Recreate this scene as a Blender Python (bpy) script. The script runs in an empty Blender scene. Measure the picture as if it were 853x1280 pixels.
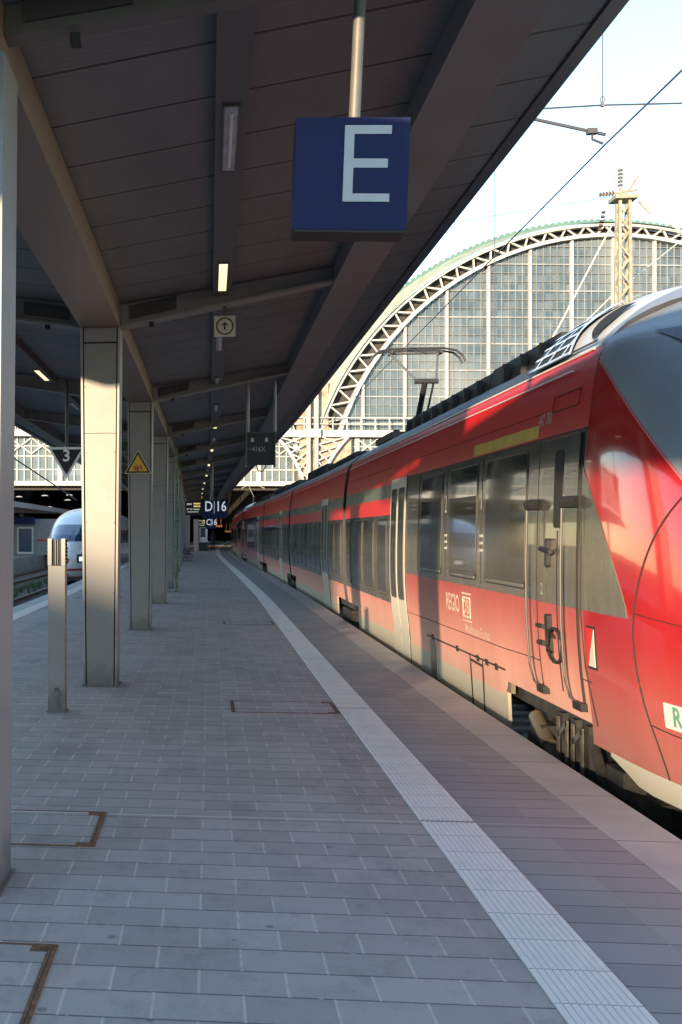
import bpy, bmesh, math, random
from mathutils import Vector, Matrix
random.seed(7)
R = math.radians
scene = bpy.context.scene
C = scene.collection

# ------------------------------------------------------------------ camera, sky, sun, exposure
YAW = math.atan(132/1350)
cd = bpy.data.cameras.new('camera'); cam = bpy.data.objects.new('camera', cd); C.objects.link(cam)
cd.sensor_fit = 'HORIZONTAL'; cd.sensor_width = 24.0; cd.lens = 1350/853*24
cd.shift_x = (426.5-130)/853; cd.shift_y = 25/853
cd.clip_start = 0.05; cd.clip_end = 6000
cam.location = (0, 0, 1.65); cam.rotation_euler = (R(90), 0, YAW)
scene.camera = cam

SUN_DIR = Vector((0.41, 0.91, -0.125)).normalized()          # the way the light travels
el = math.asin(-SUN_DIR.z); az = math.atan2(-SUN_DIR.x, -SUN_DIR.y)
w = bpy.data.worlds.new('World'); scene.world = w; w.use_nodes = True
nt = w.node_tree
sky = nt.nodes.new('ShaderNodeTexSky'); sky.sky_type = 'NISHITA'; sky.sun_disc = False
sky.sun_elevation = el; sky.sun_rotation = az; sky.air_density = 1.0; sky.dust_density = 0.0; sky.ozone_density = 2.2
hs = nt.nodes.new('ShaderNodeHueSaturation'); hs.inputs['Saturation'].default_value = .86
nt.links.new(sky.outputs[0], hs.inputs['Color']); nt.links.new(hs.outputs[0], nt.nodes['Background'].inputs[0])
nt.nodes['Background'].inputs[1].default_value = 0.15
sd = bpy.data.lights.new('sun', 'SUN'); sd.energy = 2.8; sd.angle = R(0.55); sd.color = (1.0, 0.77, 0.50)
so = bpy.data.objects.new('sun', sd); C.objects.link(so); so.rotation_euler = SUN_DIR.to_track_quat('-Z', 'Y').to_euler(); so.location = (-20, -40, 30)
vs = scene.view_settings
vs.view_transform = 'Standard'; vs.look = 'None'; vs.exposure = 2.1; vs.gamma = 1.0; vs.use_curve_mapping = False

# ------------------------------------------------------------------ helpers
class MB:
    def __init__(s): s.v = []; s.f = []; s.m = []; s.mat = 0
    def quad(s, *p):
        n = len(s.v); s.v += [tuple(q) for q in p]; s.f.append(tuple(range(n, n+len(p)))); s.m.append(s.mat)
    def box(s, x0, x1, y0, y1, z0, z1):
        n = len(s.v)
        s.v += [(x0,y0,z0),(x1,y0,z0),(x1,y1,z0),(x0,y1,z0),(x0,y0,z1),(x1,y0,z1),(x1,y1,z1),(x0,y1,z1)]
        for q in ((3,2,1,0),(4,5,6,7),(0,1,5,4),(1,2,6,5),(2,3,7,6),(3,0,4,7)):
            s.f.append(tuple(n+i for i in q)); s.m.append(s.mat)
    def hexa(s, a, b):                      # two quads (lists of 4 points), joined
        n = len(s.v); s.v += [tuple(p) for p in a]+[tuple(p) for p in b]
        for q in ((3,2,1,0),(4,5,6,7),(0,1,5,4),(1,2,6,5),(2,3,7,6),(3,0,4,7)):
            s.f.append(tuple(n+i for i in q)); s.m.append(s.mat)
    def bar(s, p, q, wd, ht, up=(0,0,1)):
        p = Vector(p); q = Vector(q); d = (q-p).normalized(); u = Vector(up)
        if abs(d.dot(u)) > .99: u = Vector((0,1,0))
        a = d.cross(u).normalized()*wd/2; b = a.cross(d).normalized()*ht/2
        s.hexa([p-a-b,p+a-b,p+a+b,p-a+b],[q-a-b,q+a-b,q+a+b,q-a+b])
    def tube(s, pts, r, n=8, cap=True):
        pts = [Vector(p) for p in pts]; base = len(s.v); rr = r if isinstance(r, (list, tuple)) else [r]*len(pts)
        for i, p in enumerate(pts):
            d = (pts[min(i+1,len(pts)-1)]-pts[max(i-1,0)]).normalized()
            u = Vector((0,0,1)) if abs(d.z) < .95 else Vector((0,1,0))
            a = d.cross(u).normalized(); b = a.cross(d)
            for k in range(n):
                t = 2*math.pi*k/n; s.v.append(tuple(p+(a*math.cos(t)+b*math.sin(t))*rr[i]))
        for i in range(len(pts)-1):
            for k in range(n):
                s.f.append((base+i*n+k, base+i*n+(k+1)%n, base+(i+1)*n+(k+1)%n, base+(i+1)*n+k)); s.m.append(s.mat)
        if cap:
            s.f.append(tuple(base+k for k in range(n))[::-1]); s.m.append(s.mat)
            s.f.append(tuple(base+(len(pts)-1)*n+k for k in range(n))); s.m.append(s.mat)
    def grid(s, rows):                      # rows of points -> quads
        n = len(s.v); k = len(rows[0])
        for r in rows: s.v += [tuple(p) for p in r]
        for i in range(len(rows)-1):
            for j in range(k-1):
                s.f.append((n+i*k+j, n+i*k+j+1, n+(i+1)*k+j+1, n+(i+1)*k+j)); s.m.append(s.mat)
    def prism(s, poly, t):                  # polygon (3-D points) pushed by vector t
        n = len(s.v); k = len(poly); t = Vector(t)
        s.v += [tuple(p) for p in poly] + [tuple(Vector(p)+t) for p in poly]
        s.f.append(tuple(range(n+k-1, n-1, -1))); s.m.append(s.mat)
        s.f.append(tuple(range(n+k, n+2*k))); s.m.append(s.mat)
        for i in range(k):
            j = (i+1)%k; s.f.append((n+i, n+j, n+k+j, n+k+i)); s.m.append(s.mat)
    def build(s, name, mats, parent=None, smooth=False, fix=True):
        if not isinstance(mats, (list, tuple)): mats = [mats]
        off = Vector((0,0,0)); q = parent
        while q is not None: off += q.location; q = q.parent
        me = bpy.data.meshes.new(name)
        me.from_pydata([tuple(Vector(v)-off) for v in s.v], [], s.f)
        for m in mats: me.materials.append(m)
        me.polygons.foreach_set('material_index', s.m)
        if fix:
            bm = bmesh.new(); bm.from_mesh(me); bmesh.ops.remove_doubles(bm, verts=bm.verts, dist=1e-5)
            bmesh.ops.recalc_face_normals(bm, faces=bm.faces); bm.to_mesh(me); bm.free()
        if smooth:
            me.polygons.foreach_set('use_smooth', [True]*len(me.polygons))
            try: me.set_sharp_from_angle(angle=R(32))
            except Exception: pass
        o = bpy.data.objects.new(name, me); C.objects.link(o)
        if parent: o.parent = parent
        return o
def tag(o, label=None, cat=None, group=None, kind=None):
    if label: o['label'] = label
    if cat: o['category'] = cat
    if group: o['group'] = group
    if kind: o['kind'] = kind
    return o
def thing(name, label, cat, loc, group=None):
    o = bpy.data.objects.new(name, None); C.objects.link(o); o.location = loc; o.empty_display_size = .3
    return tag(o, label, cat, group)
def copy_tree(o, parent=None):
    c = o.copy(); C.objects.link(c); c.parent = parent
    for ch in list(o.children): copy_tree(ch, c)
    return c
def text_pts(body, size, sx=1.0, bold=0.0, extrude=0.0, align='CENTER'):
    cu = bpy.data.curves.new('lettering', 'FONT'); cu.body = body; cu.size = size; cu.align_x = align; cu.align_y = 'CENTER'
    cu.offset = bold; cu.extrude = extrude; cu.resolution_u = 3
    ob = bpy.data.objects.new('lettering', cu); C.objects.link(ob)
    bpy.context.view_layer.update()
    me = bpy.data.meshes.new_from_object(ob.evaluated_get(bpy.context.evaluated_depsgraph_get()))
    v = [(p.co.x*sx, p.co.y, p.co.z) for p in me.vertices]; f = [tuple(p.vertices) for p in me.polygons]
    bpy.data.objects.remove(ob); bpy.data.curves.remove(cu); bpy.data.meshes.remove(me)
    return v, f
def add_text(mb, body, size, fn, **k):      # fn maps the lettering's (u, v, w) to a point
    v, f = text_pts(body, size, **k); n = len(mb.v)
    mb.v += [tuple(fn(*p)) for p in v]
    for q in f: mb.f.append(tuple(n+i for i in q)); mb.m.append(mb.mat)
def smooth01(t): t = max(0, min(1, t)); return t*t*(3-2*t)
CT = [(-400,0),(28,0),(45,-.22),(62,-.52),(80,-.72),(100,-.62),(125,-.1),(150,.7),(200,2.4),(400,6)]
def cv(y):                                  # the platform's gentle sideways bend
    for (a, p), (b, q) in zip(CT, CT[1:]):
        if a <= y <= b:
            t = (y-a)/(b-a); return p+(q-p)*t
    return 0
def stations(a, b, step=4.0):
    n = max(1, int(math.ceil((b-a)/step))); return [a+(b-a)*i/n for i in range(n+1)]
def ribbon(mb, poly, ys, bend=True):        # closed XZ profile swept along Y, following the bend
    k = len(poly); n = len(mb.v)
    for y in ys:
        c = cv(y) if bend else 0
        mb.v += [(x+c, y, z) for x, z in poly]
    for i in range(len(ys)-1):
        for j in range(k):
            mb.f.append((n+i*k+j, n+i*k+(j+1)%k, n+(i+1)*k+(j+1)%k, n+(i+1)*k+j)); mb.m.append(mb.mat)
    mb.f.append(tuple(n+j for j in range(k))); mb.m.append(mb.mat)
    e = n+(len(ys)-1)*k; mb.f.append(tuple(e+j for j in range(k))[::-1]); mb.m.append(mb.mat)

# ------------------------------------------------------------------ materials
class NT:
    def __init__(s, name):
        s.m = bpy.data.materials.new(name); s.m.use_nodes = True; s.t = s.m.node_tree; s.p = s.t.nodes['Principled BSDF']
        s.out = s.t.nodes['Material Output']
    def n(s, k): return s.t.nodes.new(k)
    def put(s, sock, v):
        if hasattr(v, 'links') or isinstance(v, bpy.types.NodeSocket): s.t.links.new(v, sock)
        else:
            if sock.type == 'RGBA' and len(v) == 3: v = (*v, 1)
            sock.default_value = v
    def math(s, op, a, b=0.0, c=None):
        k = s.n('ShaderNodeMath'); k.operation = op; s.put(k.inputs[0], a); s.put(k.inputs[1], b)
        if c is not None: s.put(k.inputs[2], c)
        return k.outputs[0]
    def step(s, x, lo, hi):                 # smoothstep
        k = s.n('ShaderNodeMapRange'); k.interpolation_type = 'SMOOTHSTEP'; s.put(k.inputs[0], x)
        k.inputs[1].default_value = lo; k.inputs[2].default_value = hi; return k.outputs[0]
    def mix(s, f, a, b, blend='MIX'):
        k = s.n('ShaderNodeMix'); k.data_type = 'RGBA'; k.blend_type = blend; s.put(k.inputs[0], f); s.put(k.inputs[6], a); s.put(k.inputs[7], b); return k.outputs[2]
    def noise(s, scale, detail=3, vec=None, rough=.5):
        k = s.n('ShaderNodeTexNoise'); k.inputs['Scale'].default_value = scale; k.inputs['Detail'].default_value = detail; k.inputs['Roughness'].default_value = rough
        if vec is not None: s.t.links.new(vec, k.inputs['Vector'])
        return k.outputs[0]
    def white(s, vec):
        k = s.n('ShaderNodeTexWhiteNoise'); s.t.links.new(vec, k.inputs[0]); return k.outputs[0]
    def pos(s):
        g = s.n('ShaderNodeNewGeometry'); x = s.n('ShaderNodeSeparateXYZ'); s.t.links.new(g.outputs['Position'], x.inputs[0])
        return g.outputs['Position'], x.outputs[0], x.outputs[1], x.outputs[2]
    def comb(s, x, y, z=0.0):
        k = s.n('ShaderNodeCombineXYZ'); s.put(k.inputs[0], x); s.put(k.inputs[1], y); s.put(k.inputs[2], z); return k.outputs[0]
    def bump(s, h, st=.3, dist=.01):
        k = s.n('ShaderNodeBump'); k.inputs['Strength'].default_value = st; k.inputs['Distance'].default_value = dist
        s.t.links.new(h, k.inputs['Height']); s.t.links.new(k.outputs[0], s.p.inputs['Normal'])
    def scale(s, vec, v):
        k = s.n('ShaderNodeVectorMath'); k.operation = 'MULTIPLY'; s.t.links.new(vec, k.inputs[0]); k.inputs[1].default_value = v; return k.outputs[0]
    def fin(s, col=None, rough=None, metal=None, spec=None, coat=None):
        for nme, v in (('Base Color', col), ('Roughness', rough), ('Metallic', metal), ('Specular IOR Level', spec), ('Coat Weight', coat)):
            if v is not None: s.put(s.p.inputs[nme], v)
        return s.m
def paint(name, col, rough=.45, metal=0.0, var=.12, scale=6.0, spec=.5, coat=0.0, stretch=(1,1,1), dirt=None, bumpy=0.0, foot=False):
    a = NT(name); P, x, y, z = a.pos()
    nz = a.noise(scale, 5, a.scale(P, stretch), .6)
    c = a.mix(a.step(nz, .3, .7), tuple(v*(1-var) for v in col), tuple(min(1, v*(1+var)) for v in col))
    if dirt:
        nd = a.noise(scale*.35, 6, a.scale(P, (1,1,.35)), .7)
        c = a.mix(a.math('MULTIPLY', a.step(nd, .48, .8), dirt[1]), c, dirt[0])
    if foot:
        nf = a.noise(9, 6, P, .75); c = a.mix(a.math('MULTIPLY', a.step(a.math('MULTIPLY_ADD', nf, -.5, a.math('ADD', z, .1)), .16, -.12), .7), c, (.10,.09,.08))
        c = a.mix(a.math('MULTIPLY', a.step(a.noise(14, 6, a.scale(P, (1,1,.12)), .7), .58, .75), .3), c, (.17,.155,.14))
    if bumpy: a.bump(a.noise(scale*12, 3, P), bumpy, .004)
    return a.fin(c, a.math('MULTIPLY_ADD', nz, .16, rough-.08), metal, spec, coat)
def glow(name, col, st):
    a = NT(name); P, x, y, z = a.pos()
    a.p.inputs['Emission Color'].default_value = (*col, 1); a.p.inputs['Emission Strength'].default_value = st
    return a.fin(tuple(min(.9, v*.8) for v in col), .5)

def mat_pavers():
    a = NT('concrete_pavers'); P, x, y, z = a.pos()
    v = a.math('DIVIDE', y, .215); row = a.math('FLOOR', v); fv = a.math('FRACT', v)
    odd = a.math('MODULO', a.math('ADD', row, 1000.0), 2.0)
    u = a.math('ADD', a.math('DIVIDE', x, .32), a.math('MULTIPLY_ADD', odd, .5, .12)); fu = a.math('FRACT', u)
    cell = a.white(a.comb(a.math('FLOOR', u), row))
    du = a.math('MULTIPLY', a.math('MINIMUM', fu, a.math('SUBTRACT', 1.0, fu)), .32)
    dv = a.math('MULTIPLY', a.math('MINIMUM', fv, a.math('SUBTRACT', 1.0, fv)), .215)
    big = a.noise(.5, 5, P, .65); fine = a.noise(110, 3, P, .7); mid = a.noise(5, 6, P, .75)
    c = a.mix(cell, (.40,.355,.325), (.52,.465,.43))
    c = a.mix(a.step(big, .3, .75), c, a.mix(.55, c, (.42,.40,.38)))
    c = a.mix(a.math('MULTIPLY', a.step(mid, .48, .72), .42), c, (.22,.205,.19))
    c = a.mix(a.math('MULTIPLY', a.step(fine, .58, .70), .55), c, (.60,.56,.52)); c = a.mix(a.math('MULTIPLY', a.step(fine, .42, .30), .45), c, (.17,.16,.15))
    gum = a.n('ShaderNodeTexVoronoi'); gum.inputs['Scale'].default_value = 3.4; a.t.links.new(P, gum.inputs['Vector'])
    c = a.mix(a.math('MULTIPLY', a.math('SUBTRACT', 1.0, a.step(gum.outputs['Distance'], .05, .075)), a.math('MULTIPLY', a.step(a.noise(1.7, 2, P), .42, .5), .6)), c, (.13,.125,.12))
    st_ = a.noise(.9, 6, a.scale(P, (1.6,.5,1)), .72); c = a.mix(a.math('MULTIPLY', a.step(st_, .46, .72), .5), c, (.23,.22,.21))
    jn = a.noise(22, 3, P)
    hj = a.math('SUBTRACT', 1.0, a.step(du, .004, .0068))
    bj = a.math('SUBTRACT', 1.0, a.step(dv, .003, .0075))
    c = a.mix(a.math('MULTIPLY', bj, .8), c, a.mix(a.step(jn, .62, .72), (.10,.10,.10), (.42,.41,.39)))
    c = a.mix(a.math('MULTIPLY', a.math('MULTIPLY', hj, .62), a.step(jn, .25, .5)), c, (.70,.64,.55))
    ey = a.math('FRACT', a.math('DIVIDE', a.math('SUBTRACT', y, 6.29), 3.97))
    ed = a.math('MULTIPLY', a.math('MINIMUM', ey, a.math('SUBTRACT', 1.0, ey)), 3.97)
    ej = a.math('SUBTRACT', 1.0, a.step(ed, .008, .014))
    c = a.mix(a.math('MULTIPLY', ej, .85), c, (.66,.63,.58))
    h = a.math('ADD', a.math('MINIMUM', a.step(du, .0, .008), a.step(dv, .0, .006)), a.math('MULTIPLY', fine, .25))
    a.bump(h, .5, .003)
    return a.fin(c, a.math('MULTIPLY_ADD', big, .25, .58), 0, .35)
def mat_band():
    a = NT('edge_pavers'); P, x, y, z = a.pos()
    v = a.math('DIVIDE', y, .215); row = a.math('FLOOR', v); fv = a.math('FRACT', v)
    u = a.math('DIVIDE', a.math('SUBTRACT', x, 1.5), .33); fu = a.math('FRACT', u)
    cell = a.white(a.comb(a.math('FLOOR', u), row))
    du = a.math('MULTIPLY', a.math('MINIMUM', fu, a.math('SUBTRACT', 1.0, fu)), .33)
    dv = a.math('MULTIPLY', a.math('MINIMUM', fv, a.math('SUBTRACT', 1.0, fv)), .215)
    big = a.noise(.6, 5, P, .65); fine = a.noise(110, 3, P, .7)
    c = a.mix(cell, (.265,.285,.285), (.335,.355,.352))
    c = a.mix(a.step(big, .35, .75), c, a.mix(.5, c, (.40,.38,.36)))
    c = a.mix(a.step(fine, .66, .74), c, (.30,.30,.31))
    c = a.mix(a.math('SUBTRACT', 1.0, a.step(dv, .002, .005)), c, (.075,.075,.08))
    c = a.mix(a.math('MULTIPLY', a.math('SUBTRACT', 1.0, a.step(du, .0025, .006)), .8), c, (.36,.35,.33))
    ey = a.math('FRACT', a.math('DIVIDE', a.math('SUBTRACT', y, 6.29), 3.97)); ed = a.math('MULTIPLY', a.math('MINIMUM', ey, a.math('SUBTRACT', 1.0, ey)), 3.97)
    c = a.mix(a.math('MULTIPLY', a.math('SUBTRACT', 1.0, a.step(ed, .007, .013)), .7), c, (.5,.48,.45))
    h = a.math('ADD', a.math('MINIMUM', a.step(du, .0, .008), a.step(dv, .0, .006)), a.math('MULTIPLY', fine, .25)); a.bump(h, .5, .003)
    return a.fin(c, a.math('MULTIPLY_ADD', big, .25, .55), 0, .35)
def mat_edge():
    a = NT('studded_edge_slab'); P, x, y, z = a.pos()
    fx = a.math('SINE', a.math('MULTIPLY', x, 2*math.pi/.022)); fy = a.math('SINE', a.math('MULTIPLY', y, 2*math.pi/.022))
    st = a.step(a.math('MULTIPLY', fx, fy), .1, .6)
    big = a.noise(1.2, 6, P, .7)
    c = a.mix(a.step(big, .3, .75), (.37,.395,.395), (.50,.525,.515))
    c = a.mix(a.math('MULTIPLY', st, .3), c, (.42,.42,.42))
    j = a.math('FRACT', a.math('DIVIDE', y, 1.0)); jd = a.math('MINIMUM', j, a.math('SUBTRACT', 1.0, j))
    c = a.mix(a.math('SUBTRACT', 1.0, a.step(jd, .003, .007)), c, (.12,.12,.12))
    a.bump(st, .35, .003)
    return a.fin(c, .6, 0, .35)
def mat_strip():
    a = NT('ribbed_white_paving'); P, x, y, z = a.pos()
    j = a.math('FRACT', a.math('DIVIDE', y, .3)); jd = a.math('MULTIPLY', a.math('MINIMUM', j, a.math('SUBTRACT', 1.0, j)), .3)
    cell = a.white(a.comb(a.math('FLOOR', a.math('DIVIDE', y, .3)), 0.0))
    n = a.noise(5, 5, P, .7)
    c = a.mix(cell, (.90,.85,.79), (.93,.89,.84)); c = a.mix(a.math('MULTIPLY', a.step(n, .5, .8), .3), c, (.45,.44,.43))
    c = a.mix(a.math('SUBTRACT', 1.0, a.step(jd, .002, .004)), c, (.3,.3,.3))
    ey = a.math('FRACT', a.math('DIVIDE', a.math('SUBTRACT', y, 6.29), 3.97)); ed = a.math('MULTIPLY', a.math('MINIMUM', ey, a.math('SUBTRACT', 1.0, ey)), 3.97)
    c = a.mix(a.math('SUBTRACT', 1.0, a.step(ed, .012, .018)), c, (.22,.22,.225))
    z0 = a.step(z, .0032, .0042)
    c = a.mix(z0, (.76,.72,.67), c)
    return a.fin(c, .55)
def mat_ceiling():
    a = NT('ribbed_ceiling_panels'); P, x, y, z = a.pos()
    f = a.math('FRACT', a.math('DIVIDE', y, .72)); d = a.math('MULTIPLY', a.math('MINIMUM', f, a.math('SUBTRACT', 1.0, f)), .72)
    rib = a.math('SINE', a.math('MULTIPLY', y, 2*math.pi/.06))
    gap = a.math('SUBTRACT', 1.0, a.step(d, .008, .016))
    n = a.noise(1.6, 5, a.scale(P, (1,.35,1)), .65)
    c = a.mix(a.step(n, .3, .7), (.135,.134,.136), (.175,.174,.176))
    c = a.mix(a.math('MULTIPLY', a.step(rib, .4, .95), .25), c, (.085,.083,.08))
    c = a.mix(gap, c, (.015,.015,.015))
    a.bump(a.math('SUBTRACT', a.math('MULTIPLY', rib, .12), gap), .5, .006)
    return a.fin(c, .5, 0, .4)
def mat_train(name, base, dust=True, rough=.26, coat=.35, dustcol=(.5,.40,.30), k=1.0, spec=.5):
    a = NT(name); P, x, y, z = a.pos()
    n = a.noise(1.3, 6, a.scale(P, (1,1,.4)), .7); s = a.noise(5, 6, a.scale(P, (1,2.2,.12)), .7)
    amt = a.math('MULTIPLY', a.step(z, 1.5, -.1), a.math('MULTIPLY_ADD', n, .5, .55))
    amt = a.math('MULTIPLY', a.math('ADD', amt, a.math('MULTIPLY', a.step(s, .45, .8), .10)), k)
    c = a.mix(a.step(n, .3, .7), tuple(v*.93 for v in base), tuple(min(1, v*1.05) for v in base))
    if dust: c = a.mix(amt, c, dustcol)
    r = a.math('MULTIPLY_ADD', amt, .5, rough)
    return a.fin(c, r, 0, spec, a.math('MULTIPLY', a.math('SUBTRACT', 1.0, amt), coat))
def mat_nose():
    a = NT('cab_nose_paint'); P, x, y, z = a.pos()
    n = a.noise(1.4, 6, a.scale(P, (1,1,.5)), .7)
    zb = a.math('SMOOTH_MIN', a.math('MULTIPLY_ADD', y, .74, 3.01-.74*8.02), 2.955, .42)
    d = a.math('SUBTRACT', z, zb)
    red = a.mix(a.step(n, .3, .7), (.40,.016,.018), (.46,.02,.022))
    amt = a.math('MULTIPLY', a.step(z, 1.1, .1), a.math('MULTIPLY_ADD', n, .45, .15)); red = a.mix(amt, red, (.5,.36,.26))
    hood = a.mix(a.step(a.math('MULTIPLY_ADD', z, -.8, a.math('ADD', y, 2.4)), 7.98, 8.0), a.mix(a.step(n, .3, .7), (.20,.235,.28), (.24,.275,.32)), (.55,.6,.66))
    c = a.mix(a.step(d, .0, .012), red, hood)
    c = a.mix(a.math('MULTIPLY', a.step(d, -.018, -.01), a.step(d, .004, -.004)), c, (.6,.22,.25))
    return a.fin(c, a.math('MULTIPLY_ADD', amt, .4, a.math('MULTIPLY_ADD', a.step(d, .0, .012), .30, .10)), 0, .45, a.math('MULTIPLY_ADD', a.step(d, .0, .012), -.5, .55))
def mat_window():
    a = NT('dusty_glazing_lit_below'); P, x, y, z = a.pos()
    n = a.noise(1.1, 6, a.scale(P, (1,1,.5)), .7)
    amt = a.math('ADD', a.math('MULTIPLY', n, .06), a.math('MULTIPLY', a.step(z, 1.80, 1.42), a.math('MULTIPLY_ADD', n, .16, .12)))  # thin dust all over; the lit lower half is painted in by height
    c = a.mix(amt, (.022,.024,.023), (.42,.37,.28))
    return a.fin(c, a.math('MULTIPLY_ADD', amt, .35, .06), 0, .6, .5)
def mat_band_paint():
    a = NT('dusty_band_lit_below'); P, x, y, z = a.pos()
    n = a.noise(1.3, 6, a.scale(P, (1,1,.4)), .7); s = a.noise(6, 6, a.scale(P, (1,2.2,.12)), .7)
    amt = a.math('ADD', a.math('MULTIPLY', n, .08), a.math('ADD', a.math('MULTIPLY', a.step(z, 1.80, 1.42), a.math('MULTIPLY_ADD', n, .22, .14)), a.math('MULTIPLY', a.step(s, .45, .8), .08)))  # dust and streaks, plus a lit lower half painted into the colour
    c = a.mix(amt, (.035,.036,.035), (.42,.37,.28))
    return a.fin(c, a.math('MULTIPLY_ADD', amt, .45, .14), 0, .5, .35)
def mat_hallglass():
    a = NT('hall_glass'); P, x, y, z = a.pos()
    pane = a.white(a.comb(a.math('FLOOR', a.math('DIVIDE', x, .63)), a.math('FLOOR', a.math('DIVIDE', z, .8))))
    n = a.noise(.12, 4, P)
    c = a.mix(pane, (.06,.09,.115), (.125,.16,.185)); c = a.mix(a.step(n, .45, .7), c, (.19,.215,.225))
    a.p.inputs['Alpha'].default_value = .8
    return a.fin(c, a.math('MULTIPLY_ADD', pane, .12, .08), 0, .8)
def mat_ballast():
    a = NT('track_ballast'); P, x, y, z = a.pos()
    v = a.n('ShaderNodeTexVoronoi'); v.inputs['Scale'].default_value = 16; a.t.links.new(P, v.inputs['Vector'])
    n = a.noise(.3, 5, P)
    c = a.mix(v.outputs['Distance'], (.16,.14,.115), (.05,.045,.04)); c = a.mix(a.step(n, .4, .7), c, (.10,.085,.065))
    a.bump(v.outputs['Distance'], 1.0, .04)
    return a.fin(c, .9)
M = {}
M['pavers'] = mat_pavers(); M['band'] = mat_band(); M['edge'] = mat_edge(); M['strip'] = mat_strip(); M['ceiling'] = mat_ceiling()
M['concrete'] = paint('weathered_concrete', (.26,.25,.235), .85, var=.2, scale=2, dirt=((.09,.085,.075), .6), bumpy=.4)
M['ballast'] = mat_ballast()
M['steel'] = paint('grey_painted_steel', (.245,.235,.22), .42, var=.06, scale=3, dirt=((.2,.185,.16), .3), foot=True)
M['steel_edge'] = paint('light_grey_steel', (.29,.28,.27), .38, var=.06, scale=3, foot=True)
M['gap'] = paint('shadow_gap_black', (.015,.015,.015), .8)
M['beam'] = paint('brown_grey_beam_paint', (.22,.212,.205), .5, var=.08, scale=2, dirt=((.1,.09,.08), .4))
M['beam_warmlit'] = paint('warmlit_beam_paint', (.21,.16,.125), .5, var=.1, scale=2)  # warm light on the valley beam is put into its colour
M['beam_shaded'] = paint('shaded_end_beam_paint', (.11,.105,.098), .5)  # beam paint darkened as painted shade, offsetting gap light on the end beam
M['dark'] = paint('dark_bronze_sheet', (.05,.048,.047), .5)
M['fascia'] = paint('dark_blue_fascia', (.06,.063,.08), .4)
M['channel'] = paint('lamp_channel_grey', (.10,.097,.094), .5)
M['lens'] = paint('grey_lamp_lens', (.42,.43,.43), .25)
M['lens_on'] = glow('lit_lamp_lens', (1.0,.84,.45), .32)
M['blue'] = paint('sign_blue', (.011,.017,.085), .55, spec=.25, var=.08, dirt=((.08,.1,.2), .3))
M['white'] = paint('sign_white', (.60,.60,.60), .45, var=.04)
M['refl'] = paint('reflective_white', (.85,.86,.86), .4, var=.03)
M['black'] = paint('matt_black', (.016,.016,.016), .6)
M['grey_txt'] = paint('faded_lettering', (.42,.42,.41), .6)
M['pole'] = paint('galvanised_pole', (.15,.148,.14), .5, metal=.3)
M['yellow'] = paint('warning_yellow', (.75,.42,.035), .5, var=.06)
M['cream_edge'] = paint('cream_border', (.75,.66,.42), .5)
M['pict_red'] = paint('pictogram_red', (.45,.09,.04), .5)
M['beige'] = paint('beige_plate', (.50,.46,.39), .5)
M['rust'] = paint('rusty_steel', (.21,.095,.045), .8, var=.45, scale=30, dirt=((.06,.04,.03), .8), bumpy=.6)
M['red'] = mat_train('dusty_red_paint', (.42,.016,.018), dustcol=(.80,.50,.39))
M['red_top'] = mat_train('upper_red_paint', (.56,.012,.016), k=.2, coat=.0, rough=.34, spec=.22)
M['cream'] = mat_train('dusty_cream_paint', (.62,.59,.52), rough=.4, coat=.1, dustcol=(.46,.40,.30))
M['doorcream'] = mat_train('door_cream_paint', (.60,.57,.50), rough=.35, coat=.2, dustcol=(.52,.45,.34), k=.7)
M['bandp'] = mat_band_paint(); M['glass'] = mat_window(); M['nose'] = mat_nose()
M['rubber'] = paint('black_rubber', (.014,.014,.014), .55)
M['strip_grn'] = paint('grey_green_roof_strip', (.14,.17,.155), .25, coat=.4)
M['ystripe'] = paint('first_class_yellow', (.55,.36,.02), .35)
M['roofblack'] = paint('sooty_roof_black', (.022,.022,.024), .55, var=.3, scale=3)
M['railwhite'] = paint('drip_rail_white', (.75,.75,.76), .35)
M['hood'] = paint('pale_hood_paint', (.62,.66,.72), .28, coat=.4, var=.04)
M['screen'] = paint('tinted_windscreen', (.012,.018,.035), .06, coat=.8)
M['letters'] = paint('faded_pink_lettering', (.66,.50,.40), .6)
M['chrome'] = paint('steel_handrail', (.06,.057,.052), .5, metal=0.0)
M['brass'] = paint('dusty_damper', (.20,.16,.11), .5, metal=.3)
M['bogie'] = paint('oily_bogie', (.03,.027,.024), .7, var=.5, scale=9)
M['bracket'] = paint('greasy_bracket', (.10,.085,.065), .6, var=.4, scale=12)
M['bellows'] = paint('bellows_rubber', (.02,.02,.02), .7)
M['hall'] = paint('cream_hall_steel', (.42,.415,.40), .6, var=.1, scale=.8, dirt=((.30,.25,.18), .5))
M['hallgrey'] = paint('grey_hall_steel', (.40,.41,.40), .6, var=.1, scale=.8)
M['mullion'] = paint('grey_glazing_bars', (.25,.26,.265), .6, var=.25, scale=.5)
M['copper'] = paint('copper_green_crest', (.09,.18,.15), .7, var=.12, scale=1.0)
M['copperpale'] = paint('pale_green_roof_edge', (.27,.30,.25), .7, var=.12, scale=1.0)
M['hallglass'] = mat_hallglass()
M['stone'] = paint('hall_stone', (.34,.27,.20), .9, var=.35, scale=1.4, bumpy=.4)
M['inside'] = paint('dark_hall_lining', (.045,.042,.038), .9)
M['lattice_y'] = paint('pale_yellow_mast', (.27,.25,.19), .6, var=.25, scale=5)
M['lattice_g'] = paint('weathered_green_mast', (.17,.23,.16), .7, var=.4, scale=14, dirt=((.38,.36,.30), .6))
M['wire'] = paint('catenary_wire', (.06,.06,.07), .5)
M['wire_pale'] = paint('pale_stay_wire', (.60,.58,.46), .5)
M['insul'] = paint('brown_insulator', (.10,.06,.05), .3)
M['icewhite'] = paint('white_train_paint', (.86,.87,.88), .22, var=.05, coat=.5)
M['icered'] = paint('red_train_stripe', (.5,.03,.03), .4)
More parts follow.
